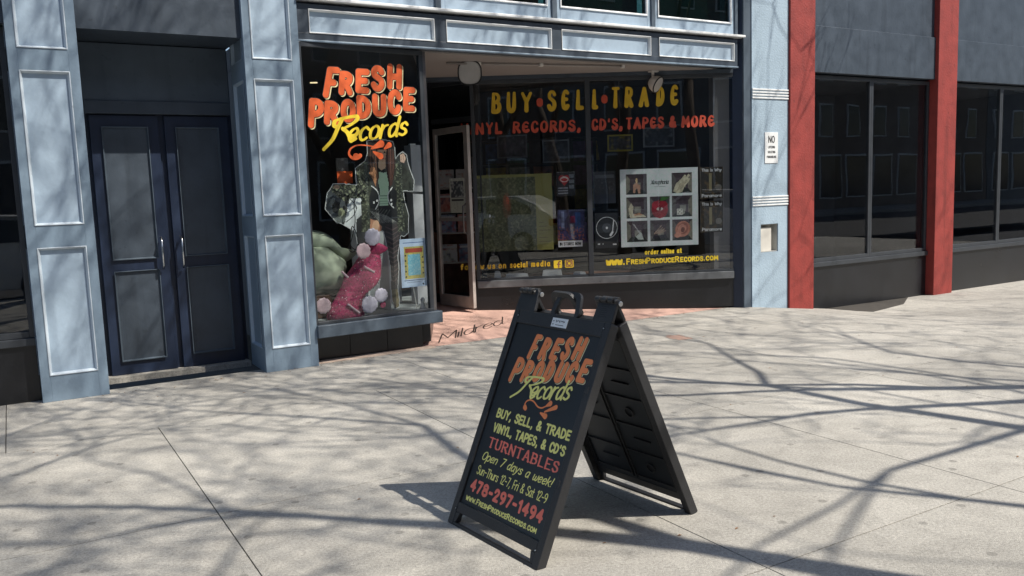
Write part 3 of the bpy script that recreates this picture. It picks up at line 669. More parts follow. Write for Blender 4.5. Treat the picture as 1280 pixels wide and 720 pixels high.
def words(items, h, m, r, cell, name, rf=None):
    sg_ = []
    for t, x0, x1, z in items:
        s1, w1 = text_segs(t, r=r, gap=.45, rfun=rf, slant=.03); sg_ += place(s1, w1, (x0, z), (x1, z), h)
    lett(name, sg_, m, cell)
words([('VINYL', .40, .87, 2.245), ('R@CORDS,', 1.03, 1.82, 2.247), ("CD'S,", 1.985, 2.33, 2.25), ('TAP@S', 2.40, 2.84, 2.252), ('&', 2.935, 2.99, 2.256), ('MOR@', 3.085, 3.46, 2.252)], .112, brick_red, .13, .0045, 'vinyl_records_lettering', heavy)
words([('follow', .325, .60, .61), ('us', .655, .735, .61), ('on', .79, .87, .61), ('social', .93, 1.135, .612), ('media', 1.19, 1.41, .614)], .062, mustard, .12, .004, 'social_media_lettering')
words([('order', 2.60, 2.76, .71), ('online', 2.80, 2.955, .713), ('at', 3.0, 3.05, .715)], .052, yellow, .13, .0035, 'order_online_lettering')
s1, w1 = text_segs('www.', r=.13, gap=.3); ad = place(s1, w1, (2.12, .595), (2.335, .597), .085)
s1, w1 = text_segs('FreshProduceRecords.com'.replace('.com', '.COM').replace('COM', 'com'), r=.12, gap=.3, small=.78); ad += place(s1, w1, (2.37, .597), (3.50, .607), .062)
lett('web_address_lettering', ad, yellow, .0036)
def rsq(x0, y0, x1, y1, r): return [(x0 + r, y, r, x1 - r, y, r) for y in np.arange(y0 + r, y1 - r + 1e-6, r)]
lett('square_icon', rsq(1.462, .58, 1.565, .685, .012), yellow, .004); lett('square_icon', rsq(1.60, .58, 1.71, .69, .02), yellow, .004)
lett('icon_mark', [(1.545, .66, .008, 1.53, .66, .008), (1.53, .66, .008, 1.523, .645, .008), (1.523, .645, .008, 1.523, .592, .008), (1.508, .628, .007, 1.542, .628, .007)], wood, .003, .0016)
ring_ = [(1.655 + .024 * math.cos(a), .635 + .024 * math.sin(a), .006, 1.655 + .024 * math.cos(a + .4), .635 + .024 * math.sin(a + .4), .006) for a in np.arange(0, 6.3, .4)]
bx = [(1.618, .598), (1.692, .598), (1.692, .672), (1.618, .672), (1.618, .598)]
ring_ += [(a[0], a[1], .005, b[0], b[1], .005) for a, b in zip(bx[:-1], bx[1:])] + [(1.682, .662, .005, 1.683, .662, .005)]
lett('icon_mark', ring_, wood, .003, .0016)
# lettering on the display glass
GB = face_of(BAY, .003)
big = {}
FR = [('F', .205, 2.425, .385, 2.705, .25), ('R', .36, 2.455, .52, 2.675, .12), ('E', .53, 2.48, .685, 2.705, .08), ('S', .69, 2.505, .84, 2.745, .05), ('H', .86, 2.53, 1.03, 2.77, .08)]
PR = [('P', .045, 2.155, .215, 2.42, .12), ('R', .20, 2.185, .36, 2.405, .10), ('O', .365, 2.21, .525, 2.425, .05), ('D', .53, 2.245, .68, 2.465, .03), ('U', .69, 2.27, .845, 2.485, .05), ('C', .85, 2.295, 1.01, 2.53, .08), ('E', 1.02, 2.33, 1.165, 2.56, .08)]
segs_ = []
for ch, x0, y0, x1, y1, sl_ in FR + PR: segs_ += letter(ch, (x0, y0, x1, y1), .0285, sl_)
lettering('fresh_produce_shadow', shift(segs_, .010, -.008, .0045), cream, win, GB, .005, .0006)
lettering('fresh_produce_outline', shift(segs_, .0, .0, .0055), ink, win, GB, .005, .0014)
lettering('fresh_produce_lettering', segs_, orange, win, GB, .0045, .0022)
s1, w1 = text_segs('Q', r=.088, slant=.25, nib=.6); rec = place(s1, w1, (.265, 2.035), (.49, 2.080), .185)
s1, w1 = text_segs('ecords', r=.075, gap=.15, slant=.40, nib=.6); rec += place(s1, w1, (.425, 2.035), (1.03, 2.110), .170)
lettering('records_lettering', rec, yellow, win, GB, .0045, .0034)
cv = catmull([(.72, 1.985), (.62, 2.003), (.52, 2.005), (.45, 1.975), (.428, 1.925), (.46, 1.888), (.51, 1.888), (.54, 1.91)], 6)
fl = [(a[0], a[1], .006 + .014 * max(0, i - 14) / 28, b[0], b[1], .006 + .014 * max(0, i - 13) / 28) for i, (a, b) in enumerate(zip(cv[:-1], cv[1:]))]
fl += [(.495, 1.905, .027, .50, 1.905, .027), (.66, 1.975, .008, .765, 2.02, .034), (.68, 1.945, .008, .75, 1.905, .031), (.80, 1.975, .010, .85, 2.01, .027)]
lettering('flourish', fl, orange, win, GB, .0045, .0034)
lettering('dash', [(.095, 2.553, .006, .155, 2.557, .006)], cream, win, GB, .003, .0006)
# --- soffit lamps and conduit
cd = thing('conduit', 'thin grey electrical conduit running along the soffit between the two lamps', 'conduit', FAC, (2.3, .66, 2.9))
MB().tube([(2.25, .66, 2.893), (3.3, .46, 2.893), (4.31, .27, 2.893)], .012, 8).build('pipe', soffit_m, cd, FAC, smooth=True)
for u_, v_ in ((2.6, .593), (3.3, .46), (4.28, .276)): B(u_ - .02, u_ + .02, v_ - .02, v_ + .02, 2.876, 2.912).build('clamp', white_plastic, cd, FAC, bevel=.004)
def lamp(pos, aim, rad, label, sq=False):
    p = P(*pos); t = thing('soffit_lamp', label, 'lamp', WORLD, p, 'lamps under the lobby soffit')
    y = (Vector(aim) - p).normalized(); x = y.cross(ZZ).normalized(); z = x.cross(y); fr = frame(p, x, y, z)
    prof = [(-.17, .25), (-.15, .55), (-.09, .85), (-.02, 1.0), (.0, 1.0)]
    def ring(yy, k): return [Vector((rad * k * math.copysign(abs(math.cos(a)) ** (.75 if sq else 1), math.cos(a)), yy * rad * 7, rad * k * math.copysign(abs(math.sin(a)) ** (.75 if sq else 1), math.sin(a)))) for a in [2 * math.pi * q / 24 for q in range(24)]]
    MB().loft([ring(a, b) for a, b in prof]).build('housing', white_plastic, t, fr, smooth=True)
    MB().loft([ring(.002, 1.04), ring(.018, 1.04), ring(.018, .93), ring(.004, .93)], cap=False).build('rim', ink, t, fr)
    MB().loft([ring(.001, .93), ring(.012, .92)]).build('lens', mat('frosted_lamp_lens', (.42, .41, .40), .35), t, fr)
    q = fr @ Vector((0, -.07, 0)); MB().tube([q, Vector((q.x, q.y, 2.905))], .018, 10).build('stem', white_plastic, t, WORLD)
    q2 = FAC.inverted() @ q; B(q2.x - .05, q2.x + .05, q2.y - .05, q2.y + .05, 2.895, 2.912).build('mount', white_plastic, t, FAC, bevel=.004)
    return t
lamp((2.50, .62, 2.80), (0, 1.0, 1.4), .125, 'round grey floodlight facing the street at the left end of the soffit', True)
lamp((4.98, .50, 2.745), P(5.9, -1.5, 1.5), .10, 'smaller white spot lamp turned sideways near the right end of the soffit')
# ================================================================== the A-frame board
al = R(24.5); be = Vector((.587, -.8096, 0)).normalized(); nh = Vector((-be.y, be.x, 0)); APX = Vector((.236, 3.795, 1.048))
dnf = -nh * math.sin(al) - ZZ * math.cos(al); dnb = nh * math.sin(al) - ZZ * math.cos(al)

bo = thing('sandwich_board', 'black plastic folding A-frame sidewalk board with record shop lettering, standing open on the concrete', 'sandwich board', WORLD, (APX.x, APX.y, 0))
FF = frame(APX, be, -dnf, be.cross(-dnf)); FB = frame(APX, -be, -dnb, (-be).cross(-dnb))    # x right, y up the face, z outwards
def rounded(pts, r=.012, n=4):
    out = []; N = len(pts)
    for i in range(N):
        p0, p1, p2 = Vector(pts[i - 1]), Vector(pts[i]), Vector(pts[(i + 1) % N]); a = (p0 - p1); b = (p2 - p1)
        k = min(r, a.length * .45, b.length * .45); a = p1 + a.normalized() * k; b = p1 + b.normalized() * k
        for t in range(n + 1):
            t /= n; q = a * (1 - t) ** 2 + p1 * 2 * t * (1 - t) + b * t * t; out.append((q.x, q.y))
    return out
def ringprism(mb, outer, inner, z0, z1):
    n = len(outer); vs = [(x, y, z) for z in (z0, z1) for lp in (outer, inner) for x, y in lp]; fs = []
    for i in range(n):
        j = (i + 1) % n; fs += [(i, j, n + j, n + i), (2 * n + i, 2 * n + j, 3 * n + j, 3 * n + i), (i, j, 2 * n + j, 2 * n + i), (n + i, n + j, 3 * n + j, 3 * n + i)]
    return mb.add(vs, fs)
def half(name, fr, front):
    H = .340
    mb = MB()
    mb.prism(rounded([(-H, -.104), (-H, -1.148), (-H + .04, -1.152), (-H + .04, -.104)], .01), -.046, 0)     # stiles
    mb.prism(rounded([(H - .04, -.104), (H - .04, -1.152), (H, -1.148), (H, -.104)], .01), -.046, 0)
    mb.prism([(-H + .040, -.104), (-H + .040, -.166), (H - .040, -.170), (H - .040, -.104)], -.030, -.0005)   # top rail
    mb.prism([(-H + .040, -1.042), (-H + .040, -1.088), (H - .040, -1.088), (H - .040, -1.042)], -.020, -.0005)
    mb.prism([(-H + .040, -1.134), (-H + .040, -1.149), (H - .040, -1.149), (H - .040, -1.134)], -.022, -.001)
    mb.prism([(-H + .040, -1.088), (-H + .040, -1.134), (-.282, -1.134), (-.268, -1.088)], -.022, -.001)
    mb.prism([(.268, -1.088), (.282, -1.134), (H - .040, -1.134), (H - .040, -1.088)], -.022, -.001)
    # ears
    mb.prism(rounded([(-H, -.106), (-H + .006, .004), (-.205, .004), (-.190, -.106)], .012), -.016, -.0003)
    mb.prism(rounded([(.215, -.106), (.225, .004), (H - .006, .004), (H, -.106)], .012), -.016, -.0003)
    fr_o = mb.build(name, black_plastic, bo, fr, bevel=.003)
    # handle
    hb = MB(); o = rounded([(-.078, -.107), (-.050, .012), (.098, .012), (.126, -.107)], .035, 6); i_ = rounded([(-.050, -.107), (-.028, -.014), (.076, -.014), (.098, -.107)], .022, 6)
    ringprism(hb, o, i_, -.016, -.001).build('carry_handle', black_plastic, fr_o, fr, bevel=.003)
    # hinge knuckles, screws, holes
    for x0, w_ in ((-.322, .03), (-.285, .035), (-.243, .03), (.235, .028), (.268, .035), (.308, .022)):
        MB().tube([(x0, .0, -.012), (x0 + w_, .0, -.012)], .013, 12).build('hinge_knuckle', black_plastic, fr_o, fr, smooth=False, bevel=.002)
    for x, y in ((-.298, -.132), (.305, -.132), (-.305, -1.075), (.300, -1.080)):
        MB().tube([(x, y, -.004), (x, y, .0015)], .0065, 12).build('screw_recess', ink, fr_o, fr)
        MB().tube([(x, y, .0015), (x, y, .0035)], .0028, 8).build('screw_head', steel, fr_o, fr)
    for x, y in ((-.315, -.47), (.317, -.40), (.317, -.80)): B(x - .007, x + .007, y - .014, y + .014, -.002, .003).build('clip', black_plastic, fr_o, fr, bevel=.002)
    for x in (-.25, .25): MB().tube([(x, -1.145, -.02), (x, -1.156, -.02)], .018, 14).build('foot', rubber, fr_o, fr)
    # inner face: ribbed moulding
    pn = B(-.297, .297, -1.044, -.167, -.018, -.010).build('sign_panel' if front else 'back_panel', panel_black, bo, fr)
    rb = MB(); zi0, zi1 = -.026, -.018
    for x in (-.283, -.270, -.012, .012, .270, .283): rb.box(x - .0025, x + .0025, -1.03, -.18, zi0, zi1)
    for i_k, y in enumerate(np.linspace(-.20, -1.01, 6)):
        for x0_, x1_ in ((-.262, -.025), (.025, .262)): rb.box(x0_, x1_, y - .0025, y + .0025, zi0, zi1)
        if i_k < 5:
            for q, x in enumerate((-.145, .145)):
                if (i_k + q) % 2: rb.box(x - .07, x + .04, y - .082, y - .077, zi0, zi1)
                elif i_k in (1, 2, 4):
                    ro = [(x + .028 * math.cos(a), y - .085 + .028 * math.sin(a)) for a in [2 * math.pi * q_ / 16 for q_ in range(16)]]; ri = [(x + .023 * math.cos(a), y - .085 + .023 * math.sin(a)) for a in [2 * math.pi * q_ / 16 for q_ in range(16)]]
                    ringprism(rb, ro, ri, zi0, zi1)
    rb.build('moulded_rib', black_plastic, pn, fr)
    return fr_o, pn
ff, fpanel = half('front_frame', FF, True); fb_, bpanel = half('rear_frame', FB, False)
for x in (-.196, .339):
    p = FF @ Vector((x, -.014, -.016)); MB().tube([p, p + be * .006], .011, 14).build('pivot_bolt', steel, bo, WORLD, bevel=.002)
for x in (-.30, .30):
    a = FF @ Vector((x, -.168, -.03)); b = FB @ Vector((-x, -.168, -.03)); d = (b - a)
    fr = frame(a, d.normalized(), be, d.normalized().cross(be)); B(0, d.length, -.006, .006, -.011, .011).build('spreader_bar', black_plastic, bo, fr, bevel=.004)
lab = B(-.040, .067, -.159, -.117, 0, .0012).build('maker_label', white_trim, ff, FF)
lettering('label_print', rsq(-.031, -.150, -.024, -.142, .003) + rsq(-.031, -.135, -.024, -.127, .003) + [(-.012 + .008 * k, -.128 - .002 * (k % 2), .0018, -.008 + .008 * k, -.136 + .003 * (k % 3), .0018) for k in range(8)] + [(-.010, -.149, .0012, .045, -.149, .0012)], ink, lab, FF, .001, .0018)
tx = []
for k in range(7): tx += [(.245 + .004 * (k % 2), -.028 - k * .009, .0011, .30 - .006 * (k % 3), -.028 - k * .009, .0011)]
lettering('embossed_note', tx, ink, ff, FF, .0012, .0006)
# the painted face
zp = -.010
def bl(name, s, m, cell=.0022, z=.0004): return lettering(name, s, m, fpanel, FF, cell, zp + z)
FRb = [('F', -.150, -.325, -.085, -.205), ('R', -.075, -.317, -.005, -.211), ('E', .003, -.305, .070, -.205), ('S', .072, -.298, .140, -.190), ('H', .148, -.288, .222, -.180)]
PRb = [('P', -.232, -.447, -.150, -.326), ('R', -.150, -.436, -.075, -.329), ('O', -.075, -.420, -.002, -.320), ('D', .000, -.410, .070, -.309), ('U', .076, -.400, .146, -.302), ('C', .146, -.390, .215, -.291), ('E', .220, -.375, .290, -.271)]
sg_ = []
for ch, x0, y0, x1, y1 in FRb + PRb: sg_ += letter(ch, (x0 - .002, y0 - .002, x1 + .002, y1 + .002), .0122, .20)
bl('fresh_produce_shadow', shift(sg_, .0050, -.004, .0010), cream, .0022, .0004)
bl('fresh_produce_outline', shift(sg_, 0, 0, .0019), ink, .0022, .0009)
bl('fresh_produce_lettering', sg_, orange2, .0018, .0014)
s1, w1 = text_segs('Q', r=.066, slant=.25, nib=.5); rec = place(s1, w1, (-.132, -.488), (-.018, -.478), .082)
s1, w1 = text_segs('ecords', r=.068, gap=.16, slant=.42, nib=.5); rec += place(s1, w1, (-.045, -.497), (.205, -.458), .080)
bl('records_lettering', rec, lime, .0018, .0019)
cv = catmull([(-.062, -.535), (-.058, -.515), (-.035, -.503), (-.005, -.506), (.03, -.522), (.06, -.522), (.085, -.508)], 6)
fl = [(a[0], a[1], .0035, b[0], b[1], .0035) for a, b in zip(cv[:-1], cv[1:])] + [(-.056, -.540, .012, -.048, -.545, .010), (.085, -.508, .005, .105, -.494, .013), (.085, -.535, .004, .148, -.503, .011), (.06, -.545, .004, .098, -.553, .013)]
bl('flourish', fl, orange2, .0018)
def tl(name, text, x0, x1, t, h, m, **k): bl(name, line(text, (x0, -t), (x1, -t), h, **k), m, .0017)
tl('buy_sell_lettering', 'BUY, SELL, & TRADE', -.235, .287, .618, .036, lime, r=.135, gap=.26)
tl('vinyl_tapes_lettering', "VINYL, TAPES, & CD'S", -.228, .283, .686, .036, lime, r=.135, gap=.26)
tl('turntables_lettering', 'TURNTABLES', -.226, .272, .760, .042, redtext, r=.098, gap=.34, serif=True, nib=.9)
tl('open_days_lettering', 'Open 7 days a week!', -.246, .262, .824, .037, lime, r=.072, slant=.28, nib=.3, gap=.16)
tl('hours_lettering', 'Sun-Thurs 12-7, Fri & Sat 12-9', -.250, .262, .893, .038, lime, r=.062, slant=.10, gap=.16)
tl('phone_lettering', '478-297-1494', -.258, .268, .971, .046, redtext, r=.155, gap=.34)
tl('web_lettering', 'www.FreshProduceRecords.com', -.268, .256, 1.021, .022, lime, r=.13, gap=.28, small=.8)

# ================================================================== posters and record art behind the rear glass
PF = lambda y: face_of(BACK, y)
def card(name, label, cat, x0, x1, z0, z1, y, cv_, group=None, m=None, th=.012, edge=paper):
    t = thing(name, label, cat, BACK, ((x0 + x1) / 2, y, z0), group)
    B(x0, x1, y + .001, y + th, z0, z1).build('backing_board', edge, t, BACK)
    cv_.build('printed_face', t, PF(y), x0, z0, 0, m=m or prn, gain=1.55)
    return t
# square picture frame poster with nine compartments
c = Canvas(.965, .95, .0055, (190, 203, 196))
G3 = [.075, .345, .375, .635, .665, .925]
objs = {}
for r_ in range(3):
    for q in range(3):
        if (q, r_) == (1, 2): continue
        x0, x1 = (G3[0], G3[1]) if q == 0 else ((G3[2], G3[3]) if q == 1 else (G3[4], G3[5])); y0, y1 = (.065, .335) if r_ == 0 else ((.37, .64) if r_ == 1 else (.675, .935))
        c.rect(x0, y0, x1, y1, (62, 48, 56)); cx_, cy_ = (x0 + x1) / 2 + (.5 - (x0 + x1) / 2) * .25, (y0 + y1) / 2 + (.5 - (y0 + y1) / 2) * .2
        a, b = .055, .05; c.poly([(x0, y0), (x0 + .05, y0 + .06), (x0 + .05, y1 - .06), (x0, y1)], (118, 116, 104) if q == 0 else (96, 92, 90)); c.poly([(x1, y0), (x1 - .05, y0 + .06), (x1 - .05, y1 - .06), (x1, y1)], (128, 124, 112) if q == 2 else (84, 80, 80))
        c.poly([(x0, y0), (x1, y0), (x1 - .05, y0 + .06), (x0 + .05, y0 + .06)], (38, 44, 44)); c.rect(x0 + .05, y0 + .06, x1 - .05, y1 - .06, (78, 66, 74))
        c.rect(x0 + .10, y0 + .07, x1 - .08, y0 + .15, (140, 138, 128))
c.noise(.12, 3, 4)
c.poly([(.165, .70), (.165, .80), (.20, .82), (.20, .84), (.21, .88), (.222, .84), (.222, .82), (.255, .79), (.255, .69), (.23, .69), (.22, .75), (.20, .75), (.19, .69)], (196, 152, 128)); c.ell(.211, .855, .014, .03, (230, 200, 150))
c.poly([(.68, .70), (.72, .80), (.79, .86), (.83, .91), (.85, .90), (.845, .87), (.88, .92), (.90, .90), (.87, .86), (.905, .86), (.88, .81), (.83, .76), (.80, .69), (.74, .67)], (205, 198, 170))
for k in range(5): c.strokes([(.73 + k * .018, .70 + .01 * k, .003, .78 + k * .02, .80 + .01 * k, .003)], (150, 140, 118))
c.poly([(.115, .39), (.10, .50), (.135, .57), (.165, .52), (.16, .43), (.30, .41), (.33, .385), (.13, .375)], (206, 198, 172)); c.poly([(.17, .42), (.24, .44), (.27, .42), (.3, .41), (.18, .40)], (186, 140, 104))
c.ell(.505, .475, .105, .115, (150, 26, 42)); c.ell(.455, .53, .05, .05, (176, 40, 56)); c.ell(.555, .53, .05, .05, (160, 30, 48)); c.ell(.505, .48, .042, .020, (226, 214, 204)); c.ell(.508, .48, .017, .017, (90, 40, 20)); c.ell(.508, .48, .008, .008, (15, 10, 10))
c.poly([(.50, .58), (.53, .64), (.64, .635), (.60, .60), (.54, .585)], (62, 110, 48)); c.strokes([(.50, .56, .004, .515, .62, .004)], (70, 50, 30))
c.rect(.725, .395, .80, .475, (222, 220, 206)); c.poly([(.80, .395), (.83, .41), (.83, .47), (.80, .475)], (176, 174, 162))
for x, y in ((.743, .455), (.762, .435), (.782, .415), (.743, .415), (.782, .455), (.815, .44)): c.ell(x, y, .007, .007, (20, 20, 20))
c.poly([(.19, .13), (.245, .19), (.27, .17), (.29, .09), (.22, .09)], (202, 210, 202)); c.strokes([(.235, .18, .004, .17, .29, .004), (.245, .185, .004, .15, .30, .003)], (190, 190, 190))
for k in range(4): c.strokes([(.43 + k * .02, .16, .006, .52 + k * .02, .26 - k * .02, .005)], (176, 150, 130))
c.poly([(.40, .10), (.60, .10), (.58, .15), (.42, .13)], (48, 46, 56))
c.ell(.80, .21, .095, .105, (190, 126, 104), -.5); c.ell(.805, .22, .070, .078, (150, 86, 70), -.5); c.ell(.79, .215, .052, .060, (200, 138, 116), -.5); c.ell(.80, .20, .025, .035, (110, 56, 46), -.3); c.ell(.735, .135, .045, .035, (204, 140, 118), .3)
cell_ = np.zeros(c.X.shape, bool)
for r_ in range(3):
    for q in range(3):
        if (q, r_) != (1, 2): cell_ |= (c.X > G3[q * 2]) & (c.X < G3[q * 2 + 1]) & (c.Y > (.065, .37, .675)[r_]) & (c.Y < (.335, .64, .935)[r_])
c.a[cell_] *= .66; c.noise(.25, 4, 71, None, cell_)
s1, w1 = text_segs('Xenophoria', r=.08, gap=.1, slant=.3, nib=.5)
c.strokes([(a * .22 / w1 + .395, b * .05 + .80, q * .05, d * .22 / w1 + .395, e * .05 + .80, g2 * .05) for a, b, q, d, e, g2 in s1], (50, 60, 60)); c.strokes([(.44, .765, .003, .58, .765, .003)], (120, 130, 126))
card('album_poster', 'large square pale green poster of nine compartments with an apple, a die and an ear', 'poster', 2.312, 3.277, .803, 1.753, .05, c)
# olive picture poster
c = Canvas(.93, .93, .006, (118, 116, 62))
pic = (c.X < .78) & (c.Y < .96); c.put(pic, (72, 78, 52)); c.noise(.9, 10, 5, (34, 40, 24), pic); c.noise(.8, 3, 6, (120, 122, 92), pic); c.noise(.8, 2, 16, (40, 44, 30), pic); c.noise(.3, 24, 7, (150, 150, 120), pic & (c.Y > .7))
g7 = np.random.default_rng(11)
for k in range(60):
    x, y = g7.uniform(0, .75), g7.uniform(.05, .8); c.strokes([(x, y, .002, min(.77, x + g7.uniform(-.08, .08)), y + g7.uniform(.03, .14), .002)], (108, 110, 80) if k % 2 else (44, 46, 30), .8)
c.ell(.40, .60, .06, .17, (110, 70, 48), 0, .45); c.ell(.40, .63, .04, .11, (140, 72, 48), .2, .5); c.ell(.41, .66, .02, .05, (190, 80, 50), 0, .6); c.noise(.5, 2, 77, (60, 62, 40), (c.X > .3) & (c.X < .5)); c.ell(.17, .47, .01, .02, (220, 220, 210))
for k in range(6): c.strokes([(.82, .36 - k * .05, .006, .82 + .05 + .05 * (k % 3), .36 - k * .05, .006)], (96, 92, 46))
card('picture_poster', 'large square olive and green landscape poster behind the left rear window', 'poster', .543, 1.473, .812, 1.742, .05, c)
# small dark flyers beside the mullion
c = Canvas(.225, .29, .004, (22, 26, 36)); c.ell(.28, .74, .17, .14, (150, 24, 34)); c.ell(.55, .74, .17, .14, (150, 24, 34)); c.poly([(.12, .70), (.72, .70), (.42, .42)], (150, 24, 34)); c.ell(.42, .70, .24, .12, (200, 170, 166)); c.ell(.42, .68, .17, .07, (170, 30, 40))
for k in range(3): c.rect(.08, .30 - k * .11, .60, .36 - k * .11, (150, 156, 168), .6); c.rect(.68, .75 - k * .22, .94, .9 - k * .22, (120, 130, 140), .6)
c.noise(.35, 3, 3); card('heart_flyer', 'small dark flyer with a red heart beside the window mullion', 'flyer', 1.532, 1.757, 1.46, 1.75, .05, c)
c = Canvas(.335, .375, .005, (40, 38, 78)); c.rect(.05, .35, .35, 1, (70, 76, 110)); c.rect(.15, .4, .25, .95, (120, 130, 160)); c.rect(.65, .3, .85, .9, (30, 60, 110)); c.noise(.6, 5, 3); c.noise(.9, 3, 9, (170, 90, 40), c.Y < .45); c.ell(.45, .5, .2, .3, (30, 24, 50), 0, .7)
card('album_poster', 'dark blue and orange album poster under the heart flyer', 'poster', 1.528, 1.863, .915, 1.29, .055, c)
c = Canvas(.30, .075, .003, (208, 210, 206)); s1, w1 = text_segs('IN STORES NOW', r=.10, gap=.25); c.strokes([(a * .86 / w1 + .07, b * .45 + .27, q * .12, d * .86 / w1 + .07, e * .45 + .27, g2 * .12) for a, b, q, d, e, g2 in s1], (20, 20, 20))
card('card_strip', 'narrow white card strip reading IN STORES NOW', 'card', 1.53, 1.83, .835, .91, .045, c, th=.004)
c = Canvas(.27, .39, .005, (34, 34, 38)); c.noise(.5, 4, 4); c.rect(.08, .80, .92, .90, (90, 92, 96), .6); g8 = np.random.default_rng(5)
for k in range(40): x, y = g8.uniform(.05, .9), g8.uniform(.3, .75); c.strokes([(x, y, .004, x + g8.uniform(-.08, .08), y + g8.uniform(-.1, .1), .004)], (100, 100, 104), .6)
c.rect(0, 0, 1, .28, (20, 26, 38)); card('album_sleeve', 'dark grey album sleeve just right of the window mullion', 'record sleeve', 1.985, 2.255, 1.35, 1.74, .055, c)
for k, (z0, lb) in enumerate(((1.365, 'upper of two dark album boards reading This Is Why at the right of the window'), (.95, 'lower of two dark album boards reading This Is Why at the right of the window'))):
    c = Canvas(.285, .385, .0035, (38, 34, 28)); c.noise(.9, 9, 4 + k, (90, 70, 40)); c.noise(.7, 4, 9 + k, (20, 22, 18)); c.rect(.38, .25, .50, .8, (140, 130, 96), .7); c.ell(.8, .35, .14, .1, (130, 126, 120), 0, .5)
    for tt, yy, wx in (('This Is Why', .86, .86), ('Paramore', .05, .86)):
        s1, w1 = text_segs(tt, r=.12, gap=.16); c.strokes([(a * wx / w1 + .07, b * .085 + yy, q * .11, d * wx / w1 + .07, e * .085 + yy, g2 * .11) for a, b, q, d, e, g2 in s1], (222, 222, 218))
    card('album_board', lb, 'album board', 3.305, 3.59, z0, z0 + .385, .045, c, 'album boards at the window edge', th=.008)
# boxed turntable picture
c = Canvas(.29, .43, .004, (20, 21, 25)); ar = .43 / .29
for rr, cc in ((.46, (200, 204, 208)), (.44, (24, 25, 28)), (.20, (60, 62, 66)), (.05, (210, 210, 210))): c.ell(.5, .58, rr, rr / ar, cc)
c.noise(.2, 3, 3); c.strokes([(.80, .78, .02, .74, .45, .02), (.74, .45, .045, .66, .37, .05)], (196, 200, 204)); c.rect(.1, .10, .2, .14, (180, 180, 180)); c.rect(.3, .10, .34, .14, (180, 180, 180)); c.rect(.75, .08, .9, .12, (190, 190, 190))
card('turntable_box', 'black carton printed with a turntable, standing beside the window mullion', 'carton', 1.995, 2.285, .80, 1.23, .07, c, th=.12, edge=ink)
# papers on the ledge
for x, w_, hh, lb in ((.72, .10, .10, 'small white card holder at the far left of the rear window ledge'), (.86, .30, .06, 'low stack of leaflets on the rear window ledge'), (1.32, .26, .09, 'pale slanted leaflet holder beneath the yellow social media icons'), (1.70, .18, .05, 'pair of folded leaflets just left of the window mullion')):
    t = thing('leaflet_stand', lb, 'leaflets', BACK, (x, .14, .463)); mb = MB()
    for k in range(4): mb.prism([(x + .012 * k, .463), (x + w_ - .01 * k, .463), (x + w_ - .018 - .01 * k, .463 + hh), (x + .02 + .012 * k, .463 + hh)], .11 + .03 * k, .112 + .03 * k, fr=Matrix(((1, 0, 0, 0), (0, 0, 1, 0), (0, 1, 0, 0), (0, 0, 0, 1))))
    mb.build('leaflet', paper, t, BACK); B(x, x + w_, .10, .23, .463, .468).build('tray', white_plastic, t, BACK)

# ================================================================== things in the display window (depth y behind the glass)
def bxy(x, z, d):  # point seen through the glass at (x, z), carried d metres behind it
    k = 1 + .1372 * d; return (x * (1 + .1372 * d) + .4205 * d, 1.5 + (z - 1.5) * k)
SD = .42
def sp(pts, d=SD): return [bxy(x, z, d) for x, z in pts]
q5 = lambda X, Y: None
